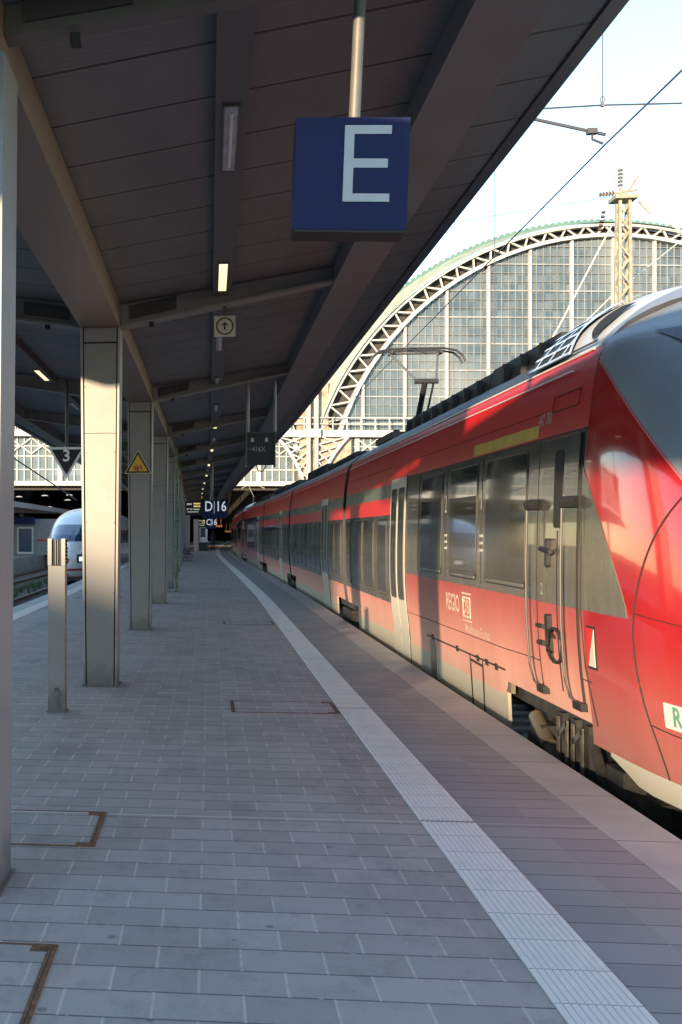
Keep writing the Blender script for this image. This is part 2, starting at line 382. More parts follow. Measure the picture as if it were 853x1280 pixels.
M['iceglass'] = paint('blue_windscreen', (.03,.06,.12), .08, coat=.6)
M['icegrey'] = paint('grey_train_apron', (.22,.22,.22), .6)
M['lampshade'] = glow('white_lamp_shade', (1.0,.97,.9), .2)
M['lampwhite'] = glow('headlight', (1.0,.93,.8), .35)
M['rail'] = paint('worn_rail', (.12,.085,.06), .5, metal=.5)
M['sleeper'] = paint('concrete_sleeper', (.17,.155,.14), .9, var=.2)
M['weeds'] = paint('green_weeds', (.05,.085,.03), .9, var=.4, scale=5)
M['facade_b'] = paint('sandstone_facade', (.36,.31,.25), .9, var=.12, scale=.6)
M['panes'] = paint('office_panes', (.05,.06,.07), .15)
M['led'] = glow('amber_display', (1.0,.75,.25), .12)
M['ledw'] = glow('white_display', (.9,.9,.8), .10)
M['backlit'] = glow('backlit_lettering', (.80,.86,.95), .11)
M['shop'] = glow('orange_shop_light', (1.0,.38,.14), .055)
M['cloth'] = paint('dark_clothing', (.03,.03,.035), .9)
M['pinkwall'] = paint('pink_panel', (.48,.34,.32), .7)

# ------------------------------------------------------------------ ground, tracks, platforms
EY = (-14.0, 200.0)
YS = stations(*EY, 3.0)
def slab(name, x0, x1, z0, z1, mat, ys=YS, bend=True):
    m = MB(); ribbon(m, [(x0,z0),(x1,z0),(x1,z1),(x0,z1)], ys, bend); return tag(m.build(name, mat), kind='structure')
g = MB(); g.quad((-2500,-2500,-.95),(2500,-2500,-.95),(2500,3500,-.95),(-2500,3500,-.95)); tag(g.build('ground', M['ballast']), kind='structure')
slab('platform', -3.62, 1.194, -.94, 0, M['pavers'])
slab('platform_edge_band', 1.502, 2.15, -.94, 0, M['band'])
slab('platform_edge', 2.153, 2.51, -.94, .003, M['edge'])
slab('platform_border', -4.27, -3.92, -.94, .002, M['edge'])
def tactile(x0, x1):
    m = MB(); n = 11; w_ = (x1-x0)/n
    ribbon(m, [(x0,-.5),(x1,-.5),(x1,.003),(x0,.003)], YS)
    for i in range(n):
        a = x0+i*w_; ribbon(m, [(a+.0015,.002),(a+w_-.0015,.002),(a+w_-.005,.0075),(a+.005,.0075)], YS)
    return tag(m.build('tactile_strip', M['strip']), kind='structure')
tactile(1.196, 1.50)
tactile(-3.918, -3.622)
slab('far_platform', -21, -12, -.94, 0, M['concrete'], stations(-20, 200, 10), False)
def track(cx, y0, y1, bend=True):
    ys = stations(y0, y1, 3.0)
    for s in (-.7525, .7525):
        m = MB(); x = cx+s
        ribbon(m, [(x-.07,-.93),(x+.07,-.93),(x+.07,-.91),(x+.012,-.895),(x+.012,-.80),(x+.036,-.79),(x+.036,-.755),(x-.036,-.755),(x-.036,-.79),(x-.012,-.80),(x-.012,-.895),(x-.07,-.91)], ys, bend)
        tag(m.build('rail', M['rail']), kind='structure')
    m = MB(); y = y0
    while y < y1:
        c = cv(y) if bend else 0
        m.box(cx-1.3+c, cx+1.3+c, y, y+.26, -.99, -.925); y += .62
    tag(m.build('sleepers', M['sleeper']), kind='structure')
track(4.08, -14, 190); track(-6.2, -14, 190, False); track(-10.1, 0, 190, False); track(9.2, -14, 95, False)
m = MB()
for i in range(420):
    x = random.choice([random.uniform(-8.2,-7.4), random.uniform(-8.6,-7.9), random.uniform(-11.9,-11.3), random.uniform(-4.8,-4.4)]); y = random.uniform(20, 62)
    for k in range(6):
        a = random.uniform(0,6.28); h = random.uniform(.1,.32); r = random.uniform(.04,.2)
        m.quad((x,y,-.96),(x+.03,y,-.96),(x+r*math.cos(a)+.02,y+r*math.sin(a),-.96+h),(x+r*math.cos(a),y+r*math.sin(a),-.96+h))
tag(m.build('track_weeds', M['weeds'], fix=False), 'low green weeds growing in the ballast beside the left track', 'weeds', kind='stuff')

# floor hatches with rusty frames let into the paving
def hatch(x0, x1, y0, y1, label, heavy='right'):
    t = thing('floor_hatch', label, 'floor hatch', ((x0+x1)/2, (y0+y1)/2, 0), 'floor hatches let into the paving')
    f = MB(); wl = .034
    f.box(x0, x1, y1-.012, y1, -.01, .0045); f.box(x0, x1, y0, y0+.012, -.01, .0045)
    f.box(x1-wl, x1-wl*.62, y0+.012, y1-.012, -.01, .006); f.box(x1-wl*.45, x1, y0+.012, y1-.012, -.01, .006)
    f.box(x0, x0+wl*.4, y0+.012, y1-.012, -.01, .006); f.box(x0+wl*.55, x0+wl, y0+.012, y1-.012, -.01, .006)
    f.box(x1-wl-.07, x1-wl, y1-.075, y1-.012, -.01, .0035); f.box(x1-wl-.07, x1-wl, y0+.012, y0+.07, -.01, .0035)
    f.build('frame', M['rust'], t)
    c = MB(); c.box(x0+wl, x1-wl, y0+.014, y1-.014, -.02, .0022); c.build('cover', M['pavers'], t)
hatch(.2, 1.18, 9.95, 10.62, 'paved floor hatch with rusty frame touching the white ribbed strip')
hatch(-1.75, -.60, 5.62, 6.32, 'paved floor hatch with rusty frame just behind the nearest column')
hatch(-1.75, -.60, 3.1, 4.27, 'paved floor hatch with rusty frame closest to the viewer, in the bottom left corner')
hatch(.25, 1.15, 19.4, 20.1, 'small rusty floor hatch far along the platform beside the white strip')
hatch(-3.3, -2.2, 26.5, 27.3, 'rusty floor hatch behind the leaflet post, near the left white strip')

# ------------------------------------------------------------------ columns
COLY = [4.82+6.62*i for i in range(14)]
CX = -1.16; ZT = 3.83
def make_column(label):
    t = thing('platform_column', label, 'column', (CX, 0, 0), 'steel columns carrying the canopy')
    def pl(mb, xa, xb, ya, yb):             # plate whose x edges are fractions of the tapered half width
        wb, wt = .178, .212
        q = lambda wv, z: [(CX+xa(wv), ya, z),(CX+xb(wv), ya, z),(CX+xb(wv), yb, z),(CX+xa(wv), yb, z)]
        mb.hexa(q(wb, .012), q(wt, ZT))
    f = MB(); pl(f, lambda k:-k, lambda k:-k+.022, 0, .36); pl(f, lambda k:k-.022, lambda k:k, 0, .36)
    f.build('flange', M['steel_edge'], t)
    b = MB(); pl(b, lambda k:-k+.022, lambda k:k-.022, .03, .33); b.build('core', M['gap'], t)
    p = MB(); wb, wt = .178, .212
    for (za, zb) in ((.012, 2.70), (2.706, 3.66), (3.68, ZT)):
        wa = wb+(wt-wb)*za/ZT; wc = wb+(wt-wb)*zb/ZT
        for ya, yb in ((.012,.035),(.325,.35)):
            q = lambda wv, z: [(CX-wv+.036, ya, z),(CX+wv-.036, ya, z),(CX+wv-.036, yb, z),(CX-wv+.036, yb, z)]
            p.hexa(q(wa, za), q(wc, zb))
    p.build('web_panel', M['steel'], t)
    r = MB()
    for z in (.25, 1.0, 1.75, 2.5, 3.2):
        for s in (-1, 1):
            wv = wb+(wt-wb)*z/ZT; r.tube([(CX+s*(wv-.045),.012,z),(CX+s*(wv-.045),.004,z)], .008, 6)
    r.build('rivets', M['pole'], t)
    bp = MB(); bp.box(CX-.2, CX+.2, -.015, .375, -.01, .012); bp.build('base_plate', M['steel'], t)
    return t
col0 = make_column('x')
ORD = ['nearest grey steel column cropped by the left edge of the picture', 'tall grey column with sunlit top standing behind the leaflet post',
       'grey steel column carrying the yellow warning triangle', 'third grey column from the sunlit one, just before the green lattice mast']
for i, y in enumerate(COLY + [-8.4, -15.0, -21.6, -28.2, -34.8]):  # rows behind the viewer only hold up the added rear canopy
    o = col0 if i == 0 else copy_tree(col0)
    o.location = (CX+cv(y)+(.02 if i == 0 else 0), y, 0)
    o['label'] = ORD[i] if i < 4 else 'grey steel column in the distant row beyond the green lattice mast' if y > 0 else 'added grey steel column under the unseen rear canopy section behind the viewer'

# ------------------------------------------------------------------ canopy
CY0, CY1 = 3.65, 97.0
cys = stations(CY0, CY1, 3.31)
can = thing('platform_canopy', 'dark butterfly canopy roof with ribbed ceiling over the platform', 'canopy', (CX, CY0, ZT))
zr = lambda x: 4.10+.157*(x+.95)            # right ceiling
zl = lambda x: 4.10+.135*(-1.37-x)          # left ceiling
m = MB(); ribbon(m, [(-1.0,zr(-1.0)),(2.2,zr(2.2)),(2.2,zr(2.2)+.09),(-1.0,zr(-1.0)+.09)], cys); m.build('roof_panel', M['ceiling'], can)
m = MB(); ribbon(m, [(-5.1,zl(-5.1)),(-1.32,zl(-1.32)),(-1.32,zl(-1.32)+.09),(-5.1,zl(-5.1)+.09)], cys); m.build('roof_panel', M['ceiling'], can)
m = MB(); ribbon(m, [(2.202,zr(2.2)-.02),(2.30,zr(2.3)-.035),(2.30,zr(2.3)+.2),(2.202,zr(2.3)+.2)], cys); m.build('fascia', M['fascia'], can)
m = MB(); ribbon(m, [(-5.2,4.5),(-5.102,4.51),(-5.102,4.8),(-5.2,4.8)], cys); m.build('fascia', M['fascia'], can)
m = MB(); m.mat = 0; ribbon(m, [(-1.372,ZT+.003),(-.952,ZT+.003),(-.952,4.095),(-1.372,4.095)], cys); m.build('valley_beam', M['beam_warmlit'], can)
m = MB(); ribbon(m, [(1.30,4.26),(1.67,4.26),(1.67,zr(1.67)-.002),(1.30,zr(1.3)-.002)], cys); m.build('edge_beam', M['beam'], can)
m = MB(); ribbon(m, [(-4.62,4.27),(-4.25,4.27),(-4.25,zl(-4.25)-.002),(-4.62,zl(-4.62)-.002)], cys); m.build('edge_beam', M['beam'], can)
for i, y in enumerate(COLY):
    c = cv(y); y0, y1 = y+.08, y+.30
    for side in (1, -1):
        if side > 0: xa, xb, za, zb, zf = -.95, 1.298, 3.84, 4.29, zr
        else: xa, xb, za, zb, zf = -1.374, -4.248, 3.84, 4.28, zl
        if i == 0 and side > 0: za, zb = 3.925, 4.20
        b = MB()
        q = lambda x, zlo: [(x+c, y0+.05, zlo+.03),(x+c, y1-.05, zlo+.03),(x+c, y1-.05, zf(x)-.004),(x+c, y0+.05, zf(x)-.004)]
        b.hexa(q(xa, za), q(xb, zb))
        q = lambda x, zlo: [(x+c, y0, zlo),(x+c, y1, zlo),(x+c, y1, zlo+.028),(x+c, y0, zlo+.028)]
        if i or side < 0: b.hexa(q(xa, za), q(xb, zb))
        bo = b.build('cross_beam', M['beam' if i else 'beam_shaded'], can)
        if i < 6:
            p = MB(); x1, x2 = (-.85, -.35) if side > 0 else (-1.5, -2.0)
            zz = lambda x: za+(zb-za)*(x-xa)/(xb-xa)
            p.hexa([(x1+c,y0+.047,zz(x1)+.075),(x2+c,y0+.047,zz(x2)+.075),(x2+c,y0+.047,zz(x2)+.215),(x1+c,y0+.047,zz(x1)+.215)],
                   [(x1+c,y0+.03,zz(x1)+.075),(x2+c,y0+.03,zz(x2)+.075),(x2+c,y0+.03,zz(x2)+.215),(x1+c,y0+.03,zz(x1)+.215)])
            p.build('inset_panel', M['dark'], bo)
            k = MB(); x3 = -.62 if side > 0 else -1.75; k.box(x3+c-.025, x3+c+.025, y0+.06, y0+.12, zz(x3)-.05, zz(x3)-.001); k.build('sensor', M['black'], bo)
rear = thing('platform_canopy', 'added rear canopy section, out of view, shaping sunlight through the open gap', 'canopy', (CX, -20, ZT))  # added unseen roof; its gap shapes the sun patches on the train
RY = stations(-42, -.3, 7)
for x0_, x1_, f_ in ((-1.0, 2.2, zr), (-5.1, -1.32, zl)):
    m = MB(); ribbon(m, [(x0_,f_(x0_)),(x1_,f_(x1_)),(x1_,f_(x1_)+.09),(x0_,f_(x0_)+.09)], RY); m.build('roof_panel', M['ceiling'], rear)
m = MB(); ribbon(m, [(-1.372,ZT+.003),(-.952,ZT+.003),(-.952,4.095),(-1.372,4.095)], RY); m.build('valley_beam', M['beam_warmlit'], rear)
for a_, b_, f_ in ((1.30,1.67,zr),(-4.62,-4.25,zl)):
    m = MB(); ribbon(m, [(a_,4.265),(b_,4.265),(b_,f_(b_)-.002),(a_,f_(a_)-.002)], RY); m.build('edge_beam', M['beam'], rear)
m = MB(); ribbon(m, [(2.202,zr(2.2)-.02),(2.30,zr(2.3)-.035),(2.30,zr(2.3)+.2),(2.202,zr(2.3)+.2)], RY); m.build('fascia', M['fascia'], rear)
m = MB(); ribbon(m, [(-5.2,4.5),(-5.102,4.51),(-5.102,4.8),(-5.2,4.8)], RY); m.build('fascia', M['fascia'], rear)
for cx_, zc in ((.13, 4.155), (-2.65, 4.15)):
    edges = [CY0] + COLY + [CY1]
    for a, b in zip(edges, edges[1:]):
        a2 = a+.31 if a != CY0 else a; b2 = b+.07
        if b2-a2 < .5: continue
        m = MB(); ribbon(m, [(cx_-.095,zc),(cx_+.095,zc),(cx_+.095,zc+.105),(cx_-.095,zc+.105)], stations(a2, b2, 3.31)); m.build('lamp_channel', M['channel'], can)
# ceiling lamps
LY = [6.35+3.72*i for i in range(24)]
def lamp(x, y, z, on, label):
    t = thing('ceiling_lamp', label, 'lamp', (x+cv(y), y+.58, z), 'strip lamps along the canopy ceiling')
    f = MB(); x += cv(y)
    for a, b, c_, d in ((x-.052,x-.04,y,y+1.16),(x+.04,x+.052,y,y+1.16),(x-.04,x+.04,y,y+.012),(x-.04,x+.04,y+1.148,y+1.16)):
        f.box(a, b, c_, d, z-.018, z-.001)
    f.build('frame', M['channel'], t)
    l = MB(); l.box(x-.04, x+.04, y+.012, y+1.148, z-.014, z-.002); l.build('lens', M['lens_on' if on else 'lens'], t)
    if not on:
        q = MB(); q.tube([(x,y+.1,z-.018),(x,y+1.06,z-.018)], .012, 8); q.build('tube', M['white'], t)
for i, y in enumerate(LY):
    if any(abs(y+.58-(cy+.19)) < .7 for cy in COLY): y += .0
    on = i == 1 or (i >= 5 and i % 2 == 1)
    lab = {0:'unlit strip lamp nearest the viewer, above and left of the blue E sign', 1:'lit yellowish strip lamp left of the blue E sign, before the arrow plate'}.get(i)
    if lab is None: lab = 'unlit strip lamp on the ceiling beyond the arrow plate' if not on else 'small lit strip lamp far along the canopy ceiling'
    lamp(.13, y, 4.155, on, lab)
for i, y in enumerate([9.4, 13.1, 16.4, 20.6, 24.3]):
    on = i == 2
    lamp(-2.65, y, 4.15, on, 'lit yellow strip lamp on the left wing of the canopy' if on else 'unlit strip lamp on the left wing of the canopy')

# ------------------------------------------------------------------ red train
TX = 4.08
HW = [(-.45,1.36),(.1,1.385),(.3,1.395),(.7,1.44),(1.1,1.46),(1.8,1.452),(2.4,1.425),(2.8,1.37),(2.97,1.31),(3.1,1.18),(3.22,1.0),(3.32,.7),(3.38,.35),(3.40,0)]
HN = [(-.45,1.36),(.1,1.385),(.3,1.395),(.7,1.44),(1.1,1.46),(1.8,1.452),(2.4,1.425),(2.8,1.37),(2.97,1.31),(3.12,1.22),(3.25,1.11),(3.36,.98),(3.46,.82),(3.54,.60),(3.60,.33),(3.62,0)]
YF = [(-.45,5.3),(.0,4.85),(.5,4.62),(1.0,4.66),(1.6,4.95),(2.2,5.65),(2.8,6.6),(3.2,7.4),(3.5,8.2),(3.62,9.0)]
YSN = [(-.45,7.5),(1.0,7.6),(2.0,7.7),(2.97,7.88),(3.05,8.25),(3.2,8.8),(3.62,9.4)]
def lerp(tab, x):
    if x <= tab[0][0]: return tab[0][1]
    for (a, p), (b, q) in zip(tab, tab[1:]):
        if x <= b: return p+(q-p)*(x-a)/(b-a)
    return tab[-1][1]
def crom(tab, x):                           # smooth interpolation
    n = len(tab)
    for i in range(n-1):
        if x <= tab[i+1][0] or i == n-2:
            (x0, y0), (x1, y1) = tab[i], tab[i+1]; h = x1-x0; t = max(0, min(1, (x-x0)/h))
            m0 = (y1-tab[i-1][1])/(x1-tab[i-1][0]) if i > 0 else (y1-y0)/h
            m1 = (tab[i+2][1]-y0)/(tab[i+2][0]-x0) if i+2 < n else (y1-y0)/h
            return (2*t**3-3*t*t+1)*y0+(t**3-2*t*t+t)*h*m0+(-2*t**3+3*t*t)*y1+(t**3-t*t)*h*m1
class Train:                                # surface of one unit: half width at (y, z); y counted in the unit's own length
    def __init__(s, base): s.base = base    # base: how far along the platform this unit is shifted
    def hx(s, y, z, tab=HW):
        ys = lerp(YSN, z)
        if y >= ys: return crom(HW, z) if tab is HW else max(0, crom(tab, z))
        yf = lerp(YF, z); u = min(1, (ys-y)/(ys-yf)); hwz = max(0, crom(HN, z)); p = 2.3
        return hwz*max(0, 1-u**p)**(1/p)
    def pt(s, y, z, off=0.0, side=-1):
        Y = y+s.base
        return (TX+cv(Y)+side*(s.hx(y, z)+off), Y, z)
    def patch(s, mb, y0, y1, z0, z1, r=.0, off=.006, nz=8, ny=1, depth=.03):
        fa = y0 if callable(y0) else (lambda z: y0); fb = y1 if callable(y1) else (lambda z: y1)
        zs = []
        if r > 0:
            k = 5
            zs += [z0+r-r*math.cos(math.pi/2*i/k) for i in range(k+1)]
            zs += [z0+r+(z1-z0-2*r)*i/nz for i in range(1, nz)]
            zs += [z1-r+r*math.sin(math.pi/2*i/k) for i in range(k+1)]
        else: zs = [z0+(z1-z0)*i/nz for i in range(nz+1)]
        rows = []; back = []
        for z in zs:
            ins = 0
            if r > 0:
                d = max(0, z0+r-z, z-(z1-r)); ins = r-math.sqrt(max(0, r*r-d*d))
            a, b = fa(z)+ins, fb(z)-ins
            ys_ = [a+(b-a)*i/ny for i in range(ny+1)]
            rows.append([s.pt(y, z, off) for y in ys_]); back.append([s.pt(y, z, off-depth) for y in ys_])
        mb.grid(rows)
        ring = [(0,j) for j in range(ny+1)]+[(i,ny) for i in range(1,len(zs))]+[(len(zs)-1,j) for j in range(ny-1,-1,-1)]+[(i,0) for i in range(len(zs)-2,0,-1)]
        for (a, b), (c, d) in zip(ring, ring[1:]+ring[:1]): mb.quad(rows[a][b], rows[c][d], back[c][d], back[a][b])
    def line(s, mb, pts, r=.008, off=.004, n=6): mb.tube([s.pt(y, z, off) for y, z in pts], r, n)

MIXD = {}
def carriage(T, root, y0, y1, low, name='carriage_body'):
    """extruded shell y0..y1; low(y) true where the low window band runs"""
    zs = [.3,.45,.61,.75,.9,1.1,1.3,1.5,1.7,1.9,2.03,2.15,2.35,2.395,2.55,2.7,2.8,2.9,2.97,3.03,3.1,3.16,3.22,3.27,3.32,3.36,3.385,3.40]
    ysl = sorted(set([y0, y1]+[b for b in BRK if y0 < b < y1]+[round(v,3) for v in stations(y0, y1, 1.5)]))
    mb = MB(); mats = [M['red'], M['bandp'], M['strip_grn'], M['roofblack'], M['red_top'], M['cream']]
    prof = [(-crom(HW,z), z) for z in zs]; full = prof + [(-x, z) for x, z in reversed(prof[:-1])]
    n = len(mb.v); k = len(full)
    for y in ysl:
        c = cv(y+T.base); mb.v += [(TX+c+x, y+T.base, z) for x, z in full]
    for i in range(len(ysl)-1):
        ym = (ysl[i]+ysl[i+1])/2
        for j in range(k-1):
            zm = (full[j][1]+full[j+1][1])/2
            if zm > 2.98: mt = 3
            elif low(ym): mt = 1 if .61 < zm < 1.9 else 2 if 2.15 < zm < 2.35 else 4 if zm > 1.9 else 0
            else: mt = 1 if 1.1 < zm < 2.395 else 4 if zm > 2.395 else 0
            mb.f.append((n+i*k+j, n+i*k+j+1, n+(i+1)*k+j+1, n+(i+1)*k+j)); mb.m.append(mt)
    for e in (n, n+(len(ysl)-1)*k): mb.f.append(tuple(e+j for j in range(k))); mb.m.append(3)
    return mb.build(name, mats, root, smooth=True)
BRK = []
def window(T, root, y0, y1, z0, z1, transom=False, sub=True):
    f = MB(); T.patch(f, y0, y1, z0, z1, .07, .006); fo = f.build('window', M['rubber'], root, smooth=True)
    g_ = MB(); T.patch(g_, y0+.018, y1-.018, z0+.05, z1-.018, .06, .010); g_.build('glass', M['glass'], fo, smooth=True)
    if transom:
        t = MB(); T.patch(t, y0+.02, y1-.02, z1-.36, z1-.32, 0, .016); t.patch if 0 else None; t.build('transom', M['rubber'], fo)
    s_ = MB(); T.patch(s_, y0+.06, y1-.06, z0+.015, z0+.045, 0, .012, nz=1); s_.build('sill', M['bandp'], fo)
def door(T, root, y0, y1, near=True):
    d = MB(); ym = (y0+y1)/2
    T.patch(d, y0, ym-.012, -.42, 2.40, 0, .012, nz=16); T.patch(d, ym+.012, y1, -.42, 2.40, 0, .012, nz=16)
    do = d.build('passenger_door', M['doorcream'], root, smooth=True)
    s = MB(); T.patch(s, ym-.011, ym+.011, -.42, 2.40, 0, .009, nz=14); T.patch(s, y0-.02, y0, -.42, 2.41, 0, .008, nz=14); T.patch(s, y1, y1+.02, -.42, 2.41, 0, .008, nz=14)
    s.build('door_seal', M['rubber'], do)
    for a, b in ((y0+.09, ym-.075), (ym+.075, y1-.09)):
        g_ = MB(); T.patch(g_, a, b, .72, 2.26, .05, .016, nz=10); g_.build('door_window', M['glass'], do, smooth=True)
def unit(base, label, group, near):
    T = Train(base)
    root = thing('regional_train', label, 'train', (TX+cv(base+8), base+8, -.76), group)
    J = [21.55, 34.9, 48.2]; END = 66.0
    for j in J:
        b = MB(); h = .3
        zs = [.2,.7,1.1,1.8,2.4,2.8,2.97,3.1]
        for q in range(5):
            ya = j-.22+q*.088
            prof = [(-crom(HW,z)+.06+(.02 if q%2 else 0), z) for z in zs]; poly = prof+[(-x, z) for x, z in reversed(prof)]
            b.prism([(TX+cv(base+ya)+x, base+ya, z) for x, z in poly], (0,.088,0))
        b.build('bellows', M['bellows'], root)
    spans = [(7.9, J[0]-.22), (J[0]+.22, J[1]-.22), (J[1]+.22, J[2]-.22), (J[2]+.22, END)]
    D1 = (14.85, 16.05)
    global BRK
    BRK = [14.83, 16.07]
    for q, (a, b) in enumerate(spans):
        carriage(T, root, a, b, (lambda y: y > D1[0]) if q == 0 else (lambda y: True) if q < 3 else (lambda y: y < 53))
        sk = MB(); mats = [M['red'], M['cream']]
        ya = 10.1 if q == 0 else a+1.4; yb = b-1.4 if q < 3 else b-3
        sk.mat = 1; T.patch(sk, ya, yb, -.42, .16, 0, .0, nz=3, ny=4); sk.mat = 0; T.patch(sk, ya, yb, .16, .30, 0, .0, nz=2, ny=4)
        sk.build('skirt', mats, root, smooth=True)
        fl = MB(); fl.box(TX-1.3+cv(base+(a+b)/2), TX+1.3+cv(base+(a+b)/2), base+a, base+b, .15, .29); fl.build('underframe', M['bogie'], root)
        if ya-a > .5 and q:
            for yy in (a+.5, b-.5):
                x = MB(); c = cv(base+yy)
                x.tube([(TX-1.2+c, base+yy, -.31),(TX-1.05+c, base+yy, -.31)], .42, 20); x.box(TX-1.3+c, TX-1.05+c, base+yy-.7, base+yy+.7, -.25, .1)
                x.build('bogie', M['bogie'], root)
        # drip rails and roof gear
        for z, o_ in ((2.975, .006), (2.86, .006)):
            r = MB(); st = stations(max(a, 8.1 if z > 2.9 else 8.4), b, 4); r.tube([T.pt(y, z, o_) for y in st], .008 if z > 2.9 else .006, 6); r.build('drip_rail', M['railwhite'], root)
        r = MB(); c = cv(base+(a+b)/2); hb = lambda y, z: [(TX-1.06+cv(y), y, 3.0),(TX+1.06+cv(y), y, 3.0),(TX+.98+cv(y), y, z),(TX-.98+cv(y), y, z)]
        L = {0:[(9.9,12.2,3.42),(12.25,17.4,3.40),(17.6,19.2,3.24)], 1:[(23.2,28.5,3.36),(28.9,33.6,3.46)], 2:[(36.5,41,3.40),(41.6,46.8,3.46)], 3:[(50,56,3.4),(57,63,3.3)]}[q]
        for ya_, yb_, zt in L:
            r.hexa(hb(base+ya_, zt), hb(base+yb_, zt))
            yy = ya_+.3
            while yy < yb_-.3:
                r.box(TX-1.07+cv(base+yy), TX-1.0+cv(base+yy), base+yy, base+yy+.05, 3.02, zt-.04); yy += .62
        r.build('roof_equipment', M['roofblack'], root)
    # windows, doors
    door(T, root, *D1)
    window(T, root, 12.55, 13.75, 1.17, 2.33); window(T, root, 10.95, 12.15, 1.17, 2.33, True); window(T, root, 9.28, 10.62, 1.17, 2.33)
    for a, b in ((16.4,17.25),(17.7,18.75),(19.0,20.1),(20.45,21.1)): window(T, root, a, b, .70, 1.86)
    for q in (1, 2, 3):
        o = {1:J[0], 2:J[1], 3:J[2]}[q]
        door(T, root, o+2.9, o+4.2)
        xs = [.5, 1.7] + [4.6+1.17*i for i in range(7)]
        for x in xs:
            if o+x+1.0 < (J+[62])[q]: window(T, root, o+x, o+x+.95, .70, 1.86)
    # nose
    nm = MB(); zs = [.16,.22,.3,.45,.6,.8,1.0,1.2,1.4,1.6,1.8,2.0,2.2,2.4,2.6,2.75,2.9,2.97,3.04,3.12,3.2,3.28,3.36,3.44,3.5,3.55,3.59,3.615,3.62]
    K = 26
    def row(z, back=True):
        ys, yf = lerp(YSN, z), lerp(YF, z); hwz = max(.001, crom(HN, z)); p = 2.3; pts = []
        yb = 7.9 if z < 2.975 else 9.75
        half = [(-hwz if z < 2.975 else -hwz, yb)]
        for i in range(K+1):
            t = math.pi/2*i/K; half.append((-hwz*math.cos(t)**(2/p) if i < K else 0, ys-(ys-yf)*math.sin(t)**(2/p)))
        full = half+[(-x, y) for x, y in reversed(half[:-1])]
        return [(TX+cv(base+y)+x, base+y, z) for x, y in full]
    # below the cantrail the body meets the nose where the curve starts
    nm.grid([row(z) for z in zs]); nm.build('cab_nose', M['nose'], root, smooth=True, fix=True)
    cap = MB(); poly = [(-crom(HN,z), z) for z in zs if z >= 2.97]; poly = poly+[(-x, z) for x, z in reversed(poly[:-1])]
    cap.prism([(TX+cv(base+9.7)+x*.985, base+9.70, z-.01) for x, z in poly], (0,.05,0)); cap.build('hood_back', M['roofblack'], root)
    ap = MB(); st = [7.55,7.3,7.1,6.9,6.6,6.2,5.8,5.5,5.25,5.05,4.95]
    for side in (-1, 1):
        zb = lambda y: .03+max(0, (y-7.05))*.26
        ap.grid([[T.pt(y, zb(y), .01, side) for y in st], [T.pt(y, .15, .012, side) for y in st], [T.pt(y, .17, .004, side) for y in st]])
        lp = [(y, zb(y)) for y in st]
        ap.grid([[T.pt(y, zb(y), .01, side) for y in st], [T.pt(y, zb(y), -.12, side) for y in st]])
    ap.build('apron', M['cream'], root, smooth=True)
    if True:
        sc = MB(); rows = []
        for i in range(13):
            z = 1.98+(2.965-1.98)*i/12; half = []
            xm = .68+.50*(i/12)
            for k in range(17):
                x = -xm+2*xm*k/16; ys, yf = lerp(YSN, z), lerp(YF, z); hwz = crom(HN, z); p = 2.3
                y = ys-(ys-yf)*(1-(abs(x)/hwz)**p)**(1/p); half.append((TX+cv(base+y)+x, base+y-.012, z+.008))
            rows.append(half)
        sc.grid(rows); sc.build('windscreen', M['screen'], root, smooth=True)
    # dark side panel of the cab with its slanted front edge
    pn = MB(); fz = lambda z: 7.12+(7.98-7.12)*min(1, max(0, (z-1.13)/1.02))**1.15 + (max(0, z-2.2)*1.6)**2
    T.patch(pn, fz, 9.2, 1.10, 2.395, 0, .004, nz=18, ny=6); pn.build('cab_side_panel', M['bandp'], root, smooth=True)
    ystr = MB(); T.patch(ystr, 9.05, 11.2, 2.41, 2.515, 0, .005, nz=2); ystr.build('class_stripe', M['ystripe'], root)
    return T, root
T, tr = unit(0, 'red regional train with dark window band standing along the right platform edge', 'red regional trains at the right platform', True)
T2, tr2 = unit(61.5, 'second red regional train coupled behind, far down the platform', 'red regional trains at the right platform', False)

# details on the near cab: seam, cab door, rails, lettering
def curve(pts, n=6):
    out_ = []
    for i in range(len(pts)-1):
        p0, p1, p2, p3 = pts[max(i-1,0)], pts[i], pts[i+1], pts[min(i+2,len(pts)-1)]
        for k in range(n):
            t = k/n; out_.append(tuple(.5*((2*b)+(c-a)*t+(2*a-5*b+4*c-d)*t*t+(-a+3*b-3*c+d)*t**3) for a, b, c, d in zip(p0, p1, p2, p3)))
    return out_+[pts[-1]]
s = MB(); T.line(s, curve([(6.2,2.13),(6.35,2.02),(6.6,1.83),(6.8,1.62),(6.95,1.38),(7.03,1.1),(7.02,.85),(6.95,.6),(6.84,.38),(6.72,.17)]), .006, .001); s.build('panel_seam', M['gap'], tr)
s = MB(); T.line(s, curve([(6.9,.47),(6.6,.455),(6.2,.45),(5.8,.45),(5.4,.45)]), .004, .0); T.line(s, curve([(7.03,1.14),(6.7,1.12),(6.3,1.10),(5.9,1.1)]), .003, .0); s.build('front_seam', M['gap'], tr)
s = MB(); T.line(s, [(7.78,.3),(7.9,.7),(7.94,1.1),(7.93,1.6),(7.95,2.36)], .006, .003); T.line(s, [(9.2,.62),(10.1,.6),(14.8,.58)], .004, .002); T.line(s, [(7.8,.6),(9.2,.62)], .004, .002); s.build('panel_line', M['gap'], tr)
d = MB(); T.patch(d, 8.0, 8.92, .42, 2.37, .05, .012, nz=16, ny=2); cdoor = d.build('cab_door', [M['red']], tr, smooth=True)
d = MB(); T.patch(d, 8.0, 8.92, 1.10, 2.365, 0, .0145, nz=12, ny=2); d.build('door_upper_panel', M['bandp'], cdoor, smooth=True)
